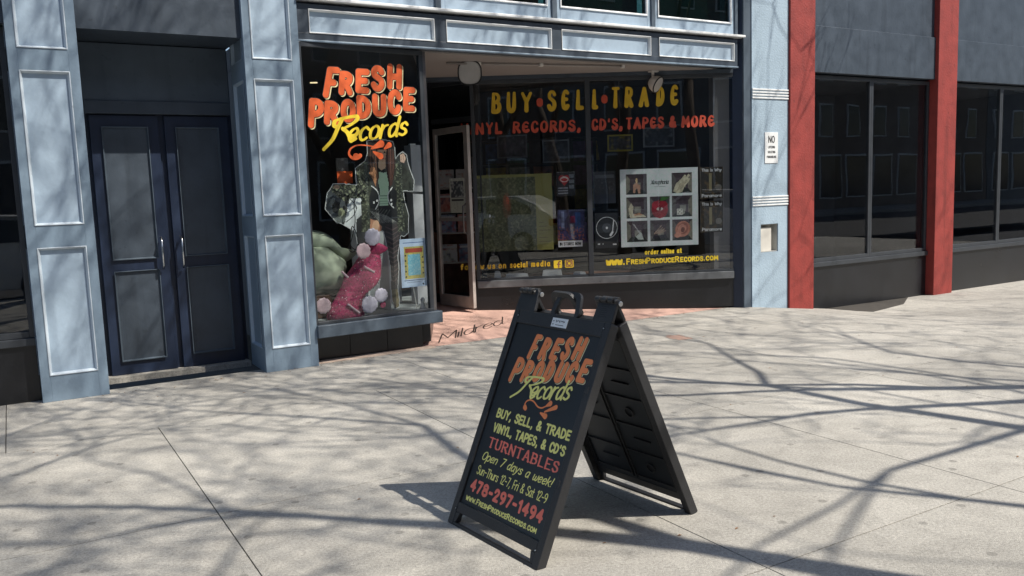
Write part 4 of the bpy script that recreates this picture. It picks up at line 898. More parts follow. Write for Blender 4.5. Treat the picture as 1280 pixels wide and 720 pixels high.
# life-size cardboard standee
ST_ = dict(OUT=[(.614, 2.048), (.767, 2.065), (.892, 2.043), (.91, 1.975), (.912, 1.883), (.945, 1.922), (.991, 1.948), (1.035, 1.915), (1.046, 1.836), (1.079, 1.735), (1.106, 1.668), (1.087, 1.561), (.977, 1.57), (.987, 1.483), (1.025, 1.334), (1.011, 1.2), (1.015, 1.167), (.959, 1.127), (.927, 1.143), (.882, .942), (.89, .84), (.865, .637), (.877, .518), (.867, .445), (.82, .435), (.789, .527), (.786, .644), (.788, .862), (.76, 1.081), (.735, 1.197), (.687, 1.185), (.631, 1.06), (.568, 1.05), (.46, 1.071), (.447, 1.203), (.305, 1.288), (.264, 1.296), (.156, 1.428), (.186, 1.572), (.23, 1.621), (.253, 1.659), (.37, 1.654), (.489, 1.641), (.479, 1.705), (.484, 1.795), (.588, 1.864), (.614, 1.935)],
    COAT_L=[(.588, 1.858), (.499, 1.801), (.485, 1.641), (.535, 1.588), (.511, 1.2), (.598, 1.195), (.614, 1.352), (.61, 1.521), (.646, 1.624), (.609, 1.742), (.616, 1.851)],
    COAT_R=[(.904, 1.876), (.992, 1.823), (1.063, 1.735), (1.088, 1.567), (.977, 1.57), (.991, 1.483), (1.019, 1.334), (1.003, 1.173), (.894, 1.179), (.899, 1.393), (.887, 1.579), (.881, 1.738)],
    SLEEVE=[(.252, 1.646), (.37, 1.646), (.538, 1.633), (.531, 1.524), (.417, 1.514), (.36, 1.491), (.293, 1.531), (.235, 1.583)],
    CASE=[(.186, 1.572), (.235, 1.596), (.36, 1.491), (.362, 1.311), (.305, 1.291), (.264, 1.303), (.16, 1.428)],
    GUITAR=[(.226, 1.457), (.264, 1.506), (.303, 1.48), (.313, 1.416), (.269, 1.379), (.229, 1.4)],
    WHITE=[(.41, 1.515), (.524, 1.517), (.518, 1.356), (.464, 1.319), (.457, 1.203), (.3, 1.211), (.347, 1.299), (.366, 1.375)],
    HAIR_L=[(.625, 1.987), (.616, 1.845), (.624, 1.742), (.656, 1.676), (.681, 1.611), (.723, 1.701), (.726, 1.87), (.703, 1.974)],
    HAIR_R=[(.821, 1.987), (.8, 1.87), (.807, 1.739), (.829, 1.607), (.86, 1.633), (.881, 1.738), (.908, 1.804), (.894, 1.948), (.868, 2.014)],
    BLOND=[(.642, 1.806), (.624, 1.742), (.663, 1.676), (.682, 1.624), (.698, 1.701), (.692, 1.793)],
    HAT=[(.621, 2.038), (.709, 2.062), (.811, 2.065), (.891, 2.04), (.903, 1.988), (.821, 1.977), (.703, 1.976), (.624, 1.98)],
    FACE=[(.726, 1.987), (.715, 1.922), (.733, 1.87), (.769, 1.85), (.807, 1.876), (.821, 1.935), (.814, 1.987)],
    NECK=[(.734, 1.883), (.715, 1.805), (.75, 1.772), (.795, 1.785), (.811, 1.87)],
    TOP=[(.719, 1.76), (.708, 1.688), (.724, 1.583), (.712, 1.439), (.806, 1.436), (.815, 1.581), (.827, 1.699), (.823, 1.758), (.77, 1.746)],
    JKT_L=[(.646, 1.624), (.61, 1.508), (.611, 1.417), (.676, 1.408), (.716, 1.466), (.719, 1.557), (.681, 1.611)],
    JKT_R=[(.859, 1.613), (.817, 1.541), (.817, 1.462), (.847, 1.415), (.89, 1.42), (.904, 1.565)],
    SHORTS=[(.684, 1.421), (.607, 1.352), (.634, 1.318), (.764, 1.266), (.899, 1.272), (.899, 1.393), (.818, 1.429), (.714, 1.433)],
    THIGH=[(.577, 1.334), (.554, 1.197), (.714, 1.189), (.725, 1.241), (.662, 1.297)],
    LEG=[(.755, 1.253), (.762, 1.109), (.789, .877), (.79, .629), (.864, .622), (.889, .825), (.878, .928), (.925, 1.158), (.925, 1.259)],
    BOOT=[(.787, .632), (.787, .497), (.812, .448), (.87, .447), (.877, .518), (.864, .625)],
    HAND=[(.959, 1.915), (.998, 1.929), (1.023, 1.882), (1.0, 1.836), (.96, 1.849)],
    TIE=[(.718, 1.79), (.749, 1.766), (.787, 1.789), (.785, 1.752), (.749, 1.762), (.716, 1.753)],
    LIN_L=[(.641, 1.624), (.701, 1.571), (.71, 1.479), (.669, 1.408)],
    LIN_R=[(.858, 1.606), (.81, 1.542), (.817, 1.462), (.862, 1.414)],
    COILS=[(.498, 1.679), (.538, 1.627), (.6, 1.703), (.61, 1.632), (.543, 1.704)])
OUT = ST_['OUT']
xs0, xs1, zs0, zs1 = .13, 1.13, .42, 2.08
c = Canvas(1.0, 1.66, .0055, (46, 46, 46)); nx_ = lambda x: (x - xs0) / (xs1 - xs0); nz_ = lambda z: (z - zs0) / (zs1 - zs0)
def reg(k): return inpoly(c.X, c.Y, [(nx_(x), nz_(z)) for x, z in ST_[k]])
def cp(k, col, al=1): return c.put(reg(k), col, al)
def ce(x, z, rx, rz, col, rot=0, al=1): return c.ell(nx_(x), nz_(z), rx, rz / 1.66, col, rot, al)
def ln(pts, r_, col, al=1, close=False):
    q = catmull(pts, 5) if len(pts) > 2 else pts; q = [(nx_(x), nz_(z)) for x, z in q]; c.strokes([(*u_, r_, *v_, r_) for u_, v_ in zip(q[:-1], q[1:])], col, al)
cp('CASE', (52, 56, 60)); cp('GUITAR', (22, 23, 25)); ce(.32, 1.38, .035, .05, (118, 120, 96)); ce(.345, 1.43, .014, .02, (12, 12, 12)); c.put(reg('CASE') & (c.Y < nz_(1.36)), (96, 100, 96), .7)
cp('WHITE', (176, 178, 186)); ce(.40, 1.44, .022, .03, (120, 124, 132)); ln([(.40, 1.52), (.47, 1.44), (.44, 1.36), (.36, 1.30)], .004, (30, 30, 34))
cp('THIGH', (156, 110, 86)); ce(.66, 1.25, .04, .05, (190, 142, 116), .4)
cp('LEG', (40, 36, 38)); lg = reg('LEG'); c.noise(.3, 3, 21, (84, 66, 62), lg)
for k in range(12):
    zc = 1.20 - k * .045; xc = .835 - .0012 * k; wd_ = .07 - .002 * k; ln([(xc - wd_, zc + .035), (xc, zc)], .0045, (88, 74, 72), .75); ln([(xc, zc), (xc + wd_, zc + .035)], .0045, (88, 74, 72), .75)
cp('BOOT', (104, 94, 72)); c.noise(.4, 4, 5, (70, 62, 46), reg('BOOT'))
cp('COAT_L', (58, 60, 50)); cp('COAT_R', (46, 48, 42)); cp('SLEEVE', (40, 42, 38)); jk = reg('COAT_L') | reg('COAT_R') | reg('SLEEVE')
c.noise(.9, 2, 5, (138, 142, 116), jk & ((c.X < nx_(.60)) | ((c.X > nx_(.89)) & (c.X < nx_(.97))))); c.noise(.8, 6, 15, (14, 15, 14), jk); c.noise(.6, 2, 16, (10, 10, 10), jk & (c.X > nx_(.97)))
ln([(.25, 1.60), (.33, 1.56), (.40, 1.53)], .008, (16, 16, 16)); ce(.285, 1.625, .03, .02, (128, 104, 90))
cp('TOP', (158, 182, 156)); c.noise(.25, 5, 31, (120, 146, 122), reg('TOP'))
for k in range(4): ln([(.715, 1.53 - k * .025), (.80, 1.53 - k * .025)], .0035, (108, 132, 110))
cp('JKT_L', (18, 19, 23)); cp('JKT_R', (18, 19, 23)); cp('SHORTS', (30, 30, 33))
for k in range(9): ln([(.615 + .02 * k, 1.39 - .006 * k), (.72 + .02 * k, 1.275)], .0028, (128, 128, 124), .8)
for k in range(5): ln([(.62 + .03 * k, 1.34 - .012 * k), (.70 + .03 * k, 1.41 - .004 * k)], .0025, (104, 104, 100), .7)
cp('NECK', (176, 146, 122)); cp('FACE', (168, 130, 108)); ce(.745, 1.935, .012, .009, (36, 24, 20)); ce(.795, 1.938, .012, .009, (36, 24, 20)); ce(.77, 1.883, .020, .008, (140, 50, 46)); ln([(.77, 1.93), (.776, 1.905)], .003, (130, 92, 74))
cp('HAIR_L', (52, 36, 30)); cp('HAIR_R', (58, 36, 32)); cp('BLOND', (150, 104, 74)); hr = reg('HAIR_L') | reg('HAIR_R')
for k in range(7): ln([(.635 + .013 * k, 1.97), (.63 + .014 * k, 1.82), (.645 + .012 * k, 1.70)], .0028, (96, 62, 44) if k % 2 else (30, 20, 18), .8); ln([(.825 + .012 * k, 1.97), (.815 + .013 * k, 1.82), (.822 + .009 * k, 1.68)], .0028, (100, 60, 48) if k % 2 else (28, 18, 18), .8)
cp('HAT', (38, 30, 28)); ln([(.625, 1.985), (.70, 1.975), (.82, 1.975), (.905, 1.985)], .008, (22, 18, 18)); cp('TIE', (14, 14, 16))
ln(ST_['LIN_L'], .0045, (208, 210, 206)); ln(ST_['LIN_R'], .0045, (208, 210, 206)); ln(ST_['COILS'], .006, (20, 20, 20))
for x, z in ((.69, 1.485), (.838, 1.485), (.655, 1.47), (.84, 1.45)): ce(x, z, .011, .011, (226, 226, 220))
cp('HAND', (176, 146, 130)); ln([(.985, 1.92), (.975, 1.87)], .003, (110, 84, 72)); ln([(1.0, 1.92), (.995, 1.87)], .003, (110, 84, 72))
msk = inpoly(c.X, c.Y, [(nx_(x), nz_(z)) for x, z in OUT]); n2 = msk.copy()
for _ in range(1): n2 = n2 & np.roll(n2, 1, 0) & np.roll(n2, -1, 0) & np.roll(n2, 1, 1) & np.roll(n2, -1, 1)
c.put(msk & ~n2, (190, 192, 190))
kS = 1 + .1372 * SD; ox, oz = bxy(xs0, zs0, SD)
sdn = thing('cardboard_standee', 'life-size cardboard cut-out of a long-haired figure in a dark studded jacket', 'cut-out', BAY, (ox + .6, SD, .37))
c.c *= kS; c.build('printed_face', sdn, face_of(BAY, SD), ox, oz, 0, mask=msk, gain=1.9)
XZ = Matrix(((1, 0, 0, 0), (0, 0, 1, 0), (0, 1, 0, 0), (0, 0, 0, 1)))
MB().prism(sp(OUT), SD + .002, SD + .008, fr=XZ).build('backing_board', paper, sdn, BAY)
MB().prism([(SD + .01, .37), (SD + .30, .37), (SD + .01, 1.3)], bxy(.78, 1, SD)[0], bxy(.78, 1, SD)[0] + .006, fr=Matrix(((0, 0, 1, 0), (1, 0, 0, 0), (0, 1, 0, 0), (0, 0, 0, 1)))).build('easel_back', paper, sdn, BAY)
# figure's black stick lying across the white post
t = thing('post', 'tall white rectangular display post standing at the right of the display window', 'post', BAY, (1.28, .62, .37)); a = bxy(1.08, 2.01, .62); b = bxy(1.215, .5, .62)
B(a[0], b[0] + .04, .62, .76, .37, a[1]).build('post_body', mat('off_white_board', (.50, .49, .52), .7, var=.08, scale=3), t, BAY, bevel=.003)
B(a[0] - .012, a[0] + .05, .60, .64, a[1], a[1] + .012).build('post_cap', paper, t, BAY)
a = bxy(.97, 1.56, .36); b = bxy(1.20, 1.545, .36)
tag(MB().tube([(a[0], .36, a[1]), (a[0] + .09, .36, a[1] - .005), (b[0], .36, b[1])], [.005, .010, .014], 10).build('microphone', ink, None, BAY, smooth=True), 'black stick-shaped prop poking out in front of the white post', 'prop')
# white stand board behind the figure's arm, orange card, cable
t = thing('display_panel', 'plain white board standing behind the cut-out in the display window', 'panel', BAY, (.55, .75, .37)); a = bxy(.40, 1.53, .75); b = bxy(.56, .6, .75)
B(a[0], b[0], .75, .765, .37, a[1]).build('board', paper, t, BAY); B(b[0] + .01, bxy(.90, .8, .9)[0], .9, .912, .37, bxy(.5, 1.19, .9)[1]).build('grey_board', mat('grey_board', (.50, .51, .53), .8), t, BAY)
a = bxy(.297, 1.655, .5); b = bxy(.45, 1.767, .5)
t = thing('orange_card', 'bright orange card hanging to the left of the cut-out', 'card', BAY, (a[0], .5, a[1])); B(a[0], b[0], .5, .506, a[1], b[1]).build('card_sheet', mat('fluorescent_orange_card', (.85, .12, .02), .5, var=.05), t, BAY)
B(a[0] + .01, b[0] - .03, .52, .54, b[1], b[1] + .13).build('grey_holder', grey_metal, t, BAY)
cab = catmull([(*bxy(.60, 1.62, .3), .3), (*bxy(.46, 1.50, .3), .3), (*bxy(.45, 1.30, .3), .3), (*bxy(.40, 1.15, .3), .28), (*bxy(.37, 1.05, .3), .3), (*bxy(.43, 1.02, .3), .32), (*bxy(.47, 1.12, .3), .3), (*bxy(.41, 1.26, .3), .28), (*bxy(.39, 1.10, .3), .3), (*bxy(.44, 1.04, .3), .32), (*bxy(.53, 1.02, .3), .3)], 8)
tag(MB().tube([(x, y, z) for x, z, y in cab], .0045, 6).build('cable', ink, None, BAY, smooth=True), 'thin black cable looping below the arm of the cut-out', 'cable')
# sage green padded seat
t = thing('green_armchair', 'rounded sage green velvet armchair at the left of the display window', 'armchair', BAY, (.1, .75, .37), None)
def cush(c_, r_, sq=.7, seed=0, name='cushion', m=sage):
    def f(d):
        k = 1 / max(1e-6, (abs(d.x) ** 3 + abs(d.y) ** 3 + abs(d.z) ** 3) ** (1 / 3)); return (k * sq + (1 - sq)) * (1 + .05 * noise.noise(d * 2.2 + Vector((seed, 0, 0))))
    return MB().ell(c_, r_, 28, 18, fn=f).build(name, m, t, BAY, smooth=True)
def puff(name, poly, d, dep, m, par, smooth=True):
    q = catmull(poly + [poly[0]], 4)[:-1]; q = [bxy(x, z, d) for x, z in q]; cx_ = sum(p[0] for p in q) / len(q); cz_ = sum(p[1] for p in q) / len(q); rings = []
    for k, yy in ((.05, -1), (.35, -.95), (.62, -.80), (.82, -.58), (.94, -.33), (1, 0), (.94, .33), (.82, .55), (.5, .8), (.05, .9)):
        rings.append([Vector((cx_ + (x - cx_) * k, d + dep * yy, cz_ + (z - cz_) * k)) for x, z in q])
    MB().loft(rings).build(name, m, par, BAY, smooth=smooth)
puff('back_cushion', [(-.10, 1.22), (.0, 1.24), (.08, 1.235), (.155, 1.20), (.25, 1.10), (.31, 1.045), (.445, 1.02), (.40, .965), (.31, .93), (.20, .99), (.05, 1.06), (-.10, 1.10)], .62, .16, sage, t)
puff('seat_cushion', [(-.12, 1.06), (.0, 1.10), (.12, 1.09), (.22, 1.02), (.31, .94), (.285, .80), (.225, .67), (.15, .635), (.0, .64), (-.14, .68)], .55, .24, sage, t)
B(-.1, .42, .4, .95, .37, .60).build('chair_base', mat('brown_chair_wood', (.10, .05, .03), .5), t, BAY, bevel=.01)
# pink dress form with shells
DF = thing('dress_form', 'leaning crimson dress form covered with pale shell flowers on the display floor', 'dress form', BAY, (.45, .30, .37))
prof = [(.28, .40, .190, .12), (.26, .46, .178, .12), (.28, .54, .172, .11), (.345, .61, .180, .11), (.41, .67, .205, .12), (.455, .74, .205, .13), (.475, .81, .195, .13), (.51, .88, .160, .12), (.535, .95, .125, .11), (.55, 1.02, .085, .08), (.555, 1.07, .05, .05)]
rings = []
for x, z, rx, ry in prof:
    X, Z = bxy(x + .03, z, .28); rings.append([Vector((X + rx * math.cos(a) * (1 + .04 * math.sin(3 * a)), .28 + ry * math.sin(a), Z + .03 * math.cos(a))) for a in [2 * math.pi * k / 32 for k in range(32)]])
crim = mat('crimson_sequinned_cloth', (.44, .04, .12), .6, var=.30, scale=14, bump=.5, bscale=25, speck=.35, speck_scale=60)
MB().loft(rings).build('dress_body', crim, DF, BAY, smooth=True)
puff('folded_collar', [(.585, 1.077), (.673, 1.09), (.775, 1.03), (.69, .978), (.579, .975)], .22, .05, crim, DF)
pinkp = mat('pale_pink_shell', (.62, .42, .46), .4, var=.2, scale=18, bump=.2); lil = mat('pale_lilac_shell', (.52, .46, .56), .4, var=.2, scale=18, bump=.2)
def shell(x, z, r_, m, d=.16):
    X, Z = bxy(x, z, d)
    def f(dv):
        a = math.atan2(dv.z, dv.x); return 1 + .09 * abs(math.sin(a * 5.5)) * (1 - dv.y ** 2) + .05 * abs(math.sin(a * 5.5)) * abs(math.sin(dv.y * 9))
    MB().ell((X, d, Z), (r_, r_ * .20, r_), 48, 14, fn=f).build('shell_flower', m, DF, BAY, smooth=True)
for x, z, r_, m, dd_ in ((.621, 1.146, .078, lil, .15), (.519, 1.02, .070, pinkp, .13), (.085, .545, .070, pinkp, .16), (.552, .508, .078, lil, .15), (.679, .584, .066, lil, .16), (.693, .49, .030, crim, .18)): shell(x, z, r_, m, dd_)
for p0, p1 in (((.285, .845), (.345, .785)), ((.515, .875), (.62, .81)), ((.325, .535), (.44, .44))):
    a = bxy(*p0, .155); b = bxy(*p1, .155); MB().tube([(a[0], .155, a[1]), (b[0], .155, b[1])], .011, 8).build('ribbon', pinkp, DF, BAY)
mb = MB(); g9 = np.random.default_rng(2)
for k in range(260):
    i = g9.integers(0, 9); tt = g9.uniform(0, 1); a = g9.uniform(math.pi * 1.05, math.pi * 1.95); x = (prof[i][0] * (1 - tt) + prof[i + 1][0] * tt) + .03; z = prof[i][1] * (1 - tt) + prof[i + 1][1] * tt; rx = prof[i][2] * (1 - tt) + prof[i + 1][2] * tt; ry = prof[i][3] * (1 - tt) + prof[i + 1][3] * tt
    X, Z = bxy(x, z, .28); px, py, pz = X + rx * 1.02 * math.cos(a), .28 + ry * 1.03 * math.sin(a), Z + .03 * math.cos(a); r_ = g9.uniform(.003, .0065)
    mb.add([(px - r_, py, pz), (px, py - .003, pz - r_), (px + r_, py, pz), (px, py - .003, pz + r_)], [(0, 1, 2, 3)], 0 if k % 4 else 1)
mb.build('sequin', [mat('dark_sequin', (.05, .01, .03), .5), mat('pale_sequin', (.7, .45, .52), .5)], DF, BAY, kind='stuff')
# notice taped inside the glass
c = Canvas(.305, .475, .0035, (196, 212, 238)); c.rect(.14, .17, .86, .84, (196, 178, 96)); c.noise(.6, 3, 2, (70, 130, 90), (c.X > .14) & (c.X < .86) & (c.Y > .17) & (c.Y < .84)); c.rect(.26, .24, .72, .68, (112, 178, 200)); c.noise(.5, 2, 6, (210, 226, 214), (c.X > .26) & (c.X < .72) & (c.Y > .24) & (c.Y < .68)); c.rect(.18, .71, .82, .80, (176, 66, 40)); c.noise(.6, 2, 8, (90, 30, 24), (c.X > .18) & (c.X < .82) & (c.Y > .71) & (c.Y < .8))
for k in range(9): c.ell(.18 + .64 * (k % 2), .22 + .055 * k, .03, .02, (50, 40, 40))
c.rect(.12, .915, .88, .93, (70, 100, 160)); c.rect(.10, .135, .90, .147, (60, 70, 110)); c.rect(.2, .105, .8, .113, (130, 140, 170)); c.rect(.2, .085, .7, .092, (130, 140, 170)); c.ell(.80, .045, .03, .02, (30, 30, 40))
t = thing('event_poster', 'pale blue event poster with a colourful picture, standing at the right of the display window', 'poster', BAY, (1.08, .03, .62))
B(.925, 1.23, .0315, .034, .628, 1.103).build('poster_sheet', paper, t, BAY); c.build('printed_face', t, face_of(BAY, .031), .925, .628, 0)
MB().tube([(1.06, .05, .63), (1.095, .06, .41)], .006, 8).build('support_rod', white_plastic, t, BAY)
t = thing('small_figurine', 'small white figurine on the display floor under the event poster', 'figurine', BAY, (1.2, .10, .37))
MB().loft([[Vector((1.19 + r_ * math.cos(a), .10 + r_ * math.sin(a), z)) for a in [2 * math.pi * q / 14 for q in range(14)]] for z, r_ in ((.37, .045), (.385, .042), (.42, .02), (.45, .016), (.47, .022), (.49, .02), (.505, .008))]).build('figure_body', white_plastic, t, BAY, smooth=True)

# ================================================================== shop interior seen dimly through the glass
ca = [(120, 40, 40), (40, 70, 120), (170, 150, 60), (60, 60, 64), (140, 130, 120), (40, 90, 70), (150, 90, 50), (100, 60, 110), (170, 170, 165), (30, 34, 44)]
slm = [mat('sleeve_%s' % n, tuple(min(.8, x * .9 + .01) for x in s2l(c_)), .45, var=.5, scale=14) for n, c_ in zip(('crimson', 'blue', 'ochre', 'charcoal', 'stone', 'green', 'rust', 'plum', 'pale', 'midnight'), ca)]
sleeve_me = {}
def shelf(x0, y0, w_, nrow, label, which, zt=1.25):
    t = thing('record_rack', label, 'record rack', BACK, (x0, y0, .115)); hgt = zt + nrow * .36
    B(x0, x0 + .03, y0, y0 + .3, .115, hgt).build('side_panel', shelfm, t, BACK); B(x0 + w_, x0 + w_ + .03, y0, y0 + .3, .115, hgt).build('side_panel', shelfm, t, BACK)
    B(x0 + .03, x0 + w_, y0 + .27, y0 + .3, .115, hgt).build('back_panel', shelfm, t, BACK)
    for k in range(nrow + 1): B(x0 + .03, x0 + w_, y0, y0 + .27, zt + k * .36 - .02, zt + k * .36).build('shelf_board', shelfm, t, BACK)
    for k in range(nrow):
        n = int(w_ / .35)
        for j in range(n):
            ci = int(rng.integers(0, 10)); xx = x0 + .06 + j * (w_ - .05) / n; o = B(0, .30, 0, .006, 0, .30).build('record_sleeve', slm[ci], None, BACK @ Matrix.Translation((xx, y0 + .03, zt + k * .36 + .002)) @ Matrix.Rotation(R(-9), 4, 'X'))
            tag(o, '%s record sleeve, %s from the left in the %s row of the %s' % (slm[ci].name[7:], ('first', 'second', 'third', 'fourth', 'fifth', 'sixth')[j], ('only' if nrow == 1 else ('bottom', 'middle', 'top')[k]), which), 'record sleeve', 'record sleeves on the inside racks')
shelf(.3, 2.6, 1.5, 3, 'dark record rack on the left inside the shop, three rows of sleeves', 'left rack'); shelf(2.0, 2.6, 1.45, 3, 'dark record rack in the middle of the shop interior, three rows of sleeves', 'middle rack'); shelf(1.2, 1.5, 2.1, 1, 'low record rack just behind the rear window display', 'low front rack', .78)
t = thing('record_counter', 'long wooden counter deep inside the shop', 'counter', BACK, (.5, 1.9, .115)); B(-.8, .6, 1.9, 2.4, .115, 1.0).build('counter_body', wood, t, BACK); B(-.83, .63, 1.87, 2.43, 1.001, 1.04).build('counter_top', shelfm, t, BACK)
for k, (x, z, w_, h_, cf, ci_, lb_) in enumerate(((2.32, 2.02, .34, .22, (150, 140, 50), (60, 64, 70), 'yellow framed picture hanging inside behind the word CDS'), (2.80, 2.06, .42, .26, (120, 126, 134), (50, 56, 66), 'grey framed picture hanging inside below the word TAPES'), (3.36, 1.96, .55, .24, (110, 104, 100), (60, 52, 48), 'wide brown framed picture inside at the right of the rear window'), (1.45, 1.90, .36, .30, (90, 96, 104), (40, 44, 54), 'dark framed picture inside just left of the mullion'), (.85, 1.98, .40, .30, (80, 84, 92), (50, 46, 56), 'dark framed picture inside above the olive poster'))):
    t = thing('framed_picture', lb_, 'picture', BACK, (x, 1.0, z)); rectframe(MB(), x, x + w_, z, z + h_, 1.0, 1.02, .02, .02, .02, .02).build('picture_frame', mat('frame_%s' % ('ochre', 'grey', 'brown', 'slate', 'dark')[k], tuple(min(.8, 1.8 * q) for q in s2l(cf)), .5), t, BACK)
    c = Canvas(w_ - .04, h_ - .04, .008, ci_); c.noise(.8, 5, 50 + k, cf); c.rect(.2, .2, .8, .8, tuple(int(q * 1.3) for q in ci_), .5); c.noise(.5, 3, 60 + k); c.build('printed_face', t, face_of(BACK, 1.01), x + .02, z + .02, 0, gain=1.5)
    MB().tube([(x + w_ / 2, 1.01, z + h_), (x + w_ / 2, 1.01, 2.95)], .003, 5).build('hanging_wire', grey_metal, t, BACK)
# flyer rack behind the open door
RK = frame(P(3.12, 2.86, 0), Vector(BACK.col[0][:3]), Vector(BACK.col[1][:3]), ZZ)
t = thing('flyer_rack', 'tall rack of printed flyers just inside the open glass door', 'flyer rack', RK, (.25, .05, .115))
for x in (0, .49): B(x, x + .02, .0, .03, .115, 2.02).build('upright', warm_metal, t, RK)
for k, z in enumerate((.62, 1.02, 1.30, 1.62)):
    for j in range(2):
        c = Canvas(.21, .24, .007, ((186, 186, 176), (120, 130, 150), (170, 120, 110), (196, 196, 190))[(k + j) % 4]); c.noise(.9, 5, 30 + k + 9 * j, (40, 50, 80)); c.noise(.8, 4, 40 + k + 7 * j, (150, 60, 50)); c.rect(.08, .78, .92, .92, (210, 210, 204)); c.build('flyer', t, face_of(RK, -.004), .03 + .235 * j, z, 0, gain=2.0)
        B(.03 + .235 * j, .24 + .235 * j, -.003, .0, z, z + .24).build('backing_board', paper, t, RK)
    B(.02, .49, -.02, .03, z - .02, z - .001).build('shelf_board', warm_metal, t, RK)

c = Canvas(.30, .42, .006, (168, 172, 160)); c.rect(.08, .45, .92, .92, (70, 76, 80)); c.noise(.9, 4, 3, (200, 200, 196), c.Y > .45); c.rect(.1, .34, .9, .40, (60, 60, 60)); c.noise(.4, 2, 5, (90, 90, 84), c.Y < .32)
t = thing('door_notice', 'grey printed notice stuck to the upper pane of the open door', 'notice', DOORF, (.45, .02, 1.27)); c.build('printed_face', t, face_of(DOORF, .015), .32, 1.30, 0, gain=1.5); B(.32, .62, .0155, .017, 1.30, 1.72).build('poster_sheet', paper, t, DOORF)

# ================================================================== buildings either side
lb = thing('left_entrance', 'dark navy recessed entrance with panelled double doors left of the record shop', 'building', FAC, (-1, .5, 0))
def dark_front(parent, u0, u1, v, bz=.45, top=2.9, nm=3, frm=dark_metal, bulk=blacktile):
    B(u0, u1, v, v + .3, -.3, bz).build('bulkhead', bulk, parent, FAC); B(u0, u1, v - .03, v + .1, bz, bz + .06).build('sill', frm, parent, FAC, bevel=.004)
    w_ = (u1 - u0) / nm
    for k in range(nm):
        a, b = u0 + k * w_, u0 + (k + 1) * w_; f = rectframe(MB(), a + .001, b - .001, bz + .061, top, v, v + .06, .04, .04, .05, .05).build('window_frame', frm, parent, FAC, bevel=.003)
        B(a + .041, b - .041, v + .02, v + .028, bz + .111, top - .05).build('glass_pane', glass_back, f, FAC)
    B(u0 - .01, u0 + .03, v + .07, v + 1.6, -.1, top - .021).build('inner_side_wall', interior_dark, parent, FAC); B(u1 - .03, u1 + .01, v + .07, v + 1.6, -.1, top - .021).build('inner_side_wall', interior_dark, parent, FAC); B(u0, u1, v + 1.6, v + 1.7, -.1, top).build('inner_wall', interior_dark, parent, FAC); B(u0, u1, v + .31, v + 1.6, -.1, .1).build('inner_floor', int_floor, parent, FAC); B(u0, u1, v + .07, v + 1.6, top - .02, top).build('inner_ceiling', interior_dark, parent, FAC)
for k in range(2):
    u0 = -1.22 + k * .60; d = B(u0 + .03, u0 + .58, .62, .66, .03, 2.3).build('entrance_door', navy, lb, FAC, bevel=.003)
    for z0, z1 in ((.15, .95), (1.05, 2.2)): recess_panel(d, FAC, u0 + .12, u0 + .49, z0, z1, .605, dep=.014, pm=slate, mm=slate_mid, wd=.012)
    MB().tube([(u0 + (.52 if k == 0 else .09), .59, .95), (u0 + (.52 if k == 0 else .09), .55, .98), (u0 + (.52 if k == 0 else .09), .55, 1.2), (u0 + (.52 if k == 0 else .09), .59, 1.23)], .01, 8).build('handle', chrome, d, FAC, smooth=True)
B(-1.25, -.0, .66, .8, .0, 4.2).build('back_wall', navy, lb, FAC); B(-1.22, -.02, .58, .66, 2.31, 2.42).build('door_head', slate, lb, FAC, bevel=.003); B(-1.22, -.02, .60, .66, 2.42, 2.9).build('transom', slate_mid, lb, FAC); B(-1.27, .0, .05, .66, 2.91, 4.2).build('soffit_box', slate, lb, FAC)
B(-1.24, -.01, .52, .66, -.02, .03).build('threshold', concrete, lb, FAC)
pilaster(-1.75, -1.27, .66, 4.2, lb); dark_front(lb, -5.0, -1.752, .12, nm=2); B(-5.0, -1.752, .03, .3, 2.91, 4.2).build('fascia', slate, lb, FAC)
rb_ = thing('red_corner_shop', 'neighbouring dark shopfront framed by oxide red painted piers on the right', 'building', FAC, (9, 0, 0))
for a, b in ((6.668, 7.12), (9.7, 10.15), (12.9, 13.4), (16.2, 16.7)):
    p = B(a, b, -.03, .5, -.4, 7.0).build('pier', red_paint, rb_, FAC, bevel=.006)
for a, b in ((7.122, 9.698), (10.152, 12.898), (13.402, 16.198)):
    dark_front(rb_, a, b, .10, bz=.40, nm=2); B(a, b, .02, .4, 2.92, 3.5).build('sign_band', slate, rb_, FAC, bevel=.004); B(a, b, .05, .4, 3.502, 7.0).build('upper_wall', slate, rb_, FAC)

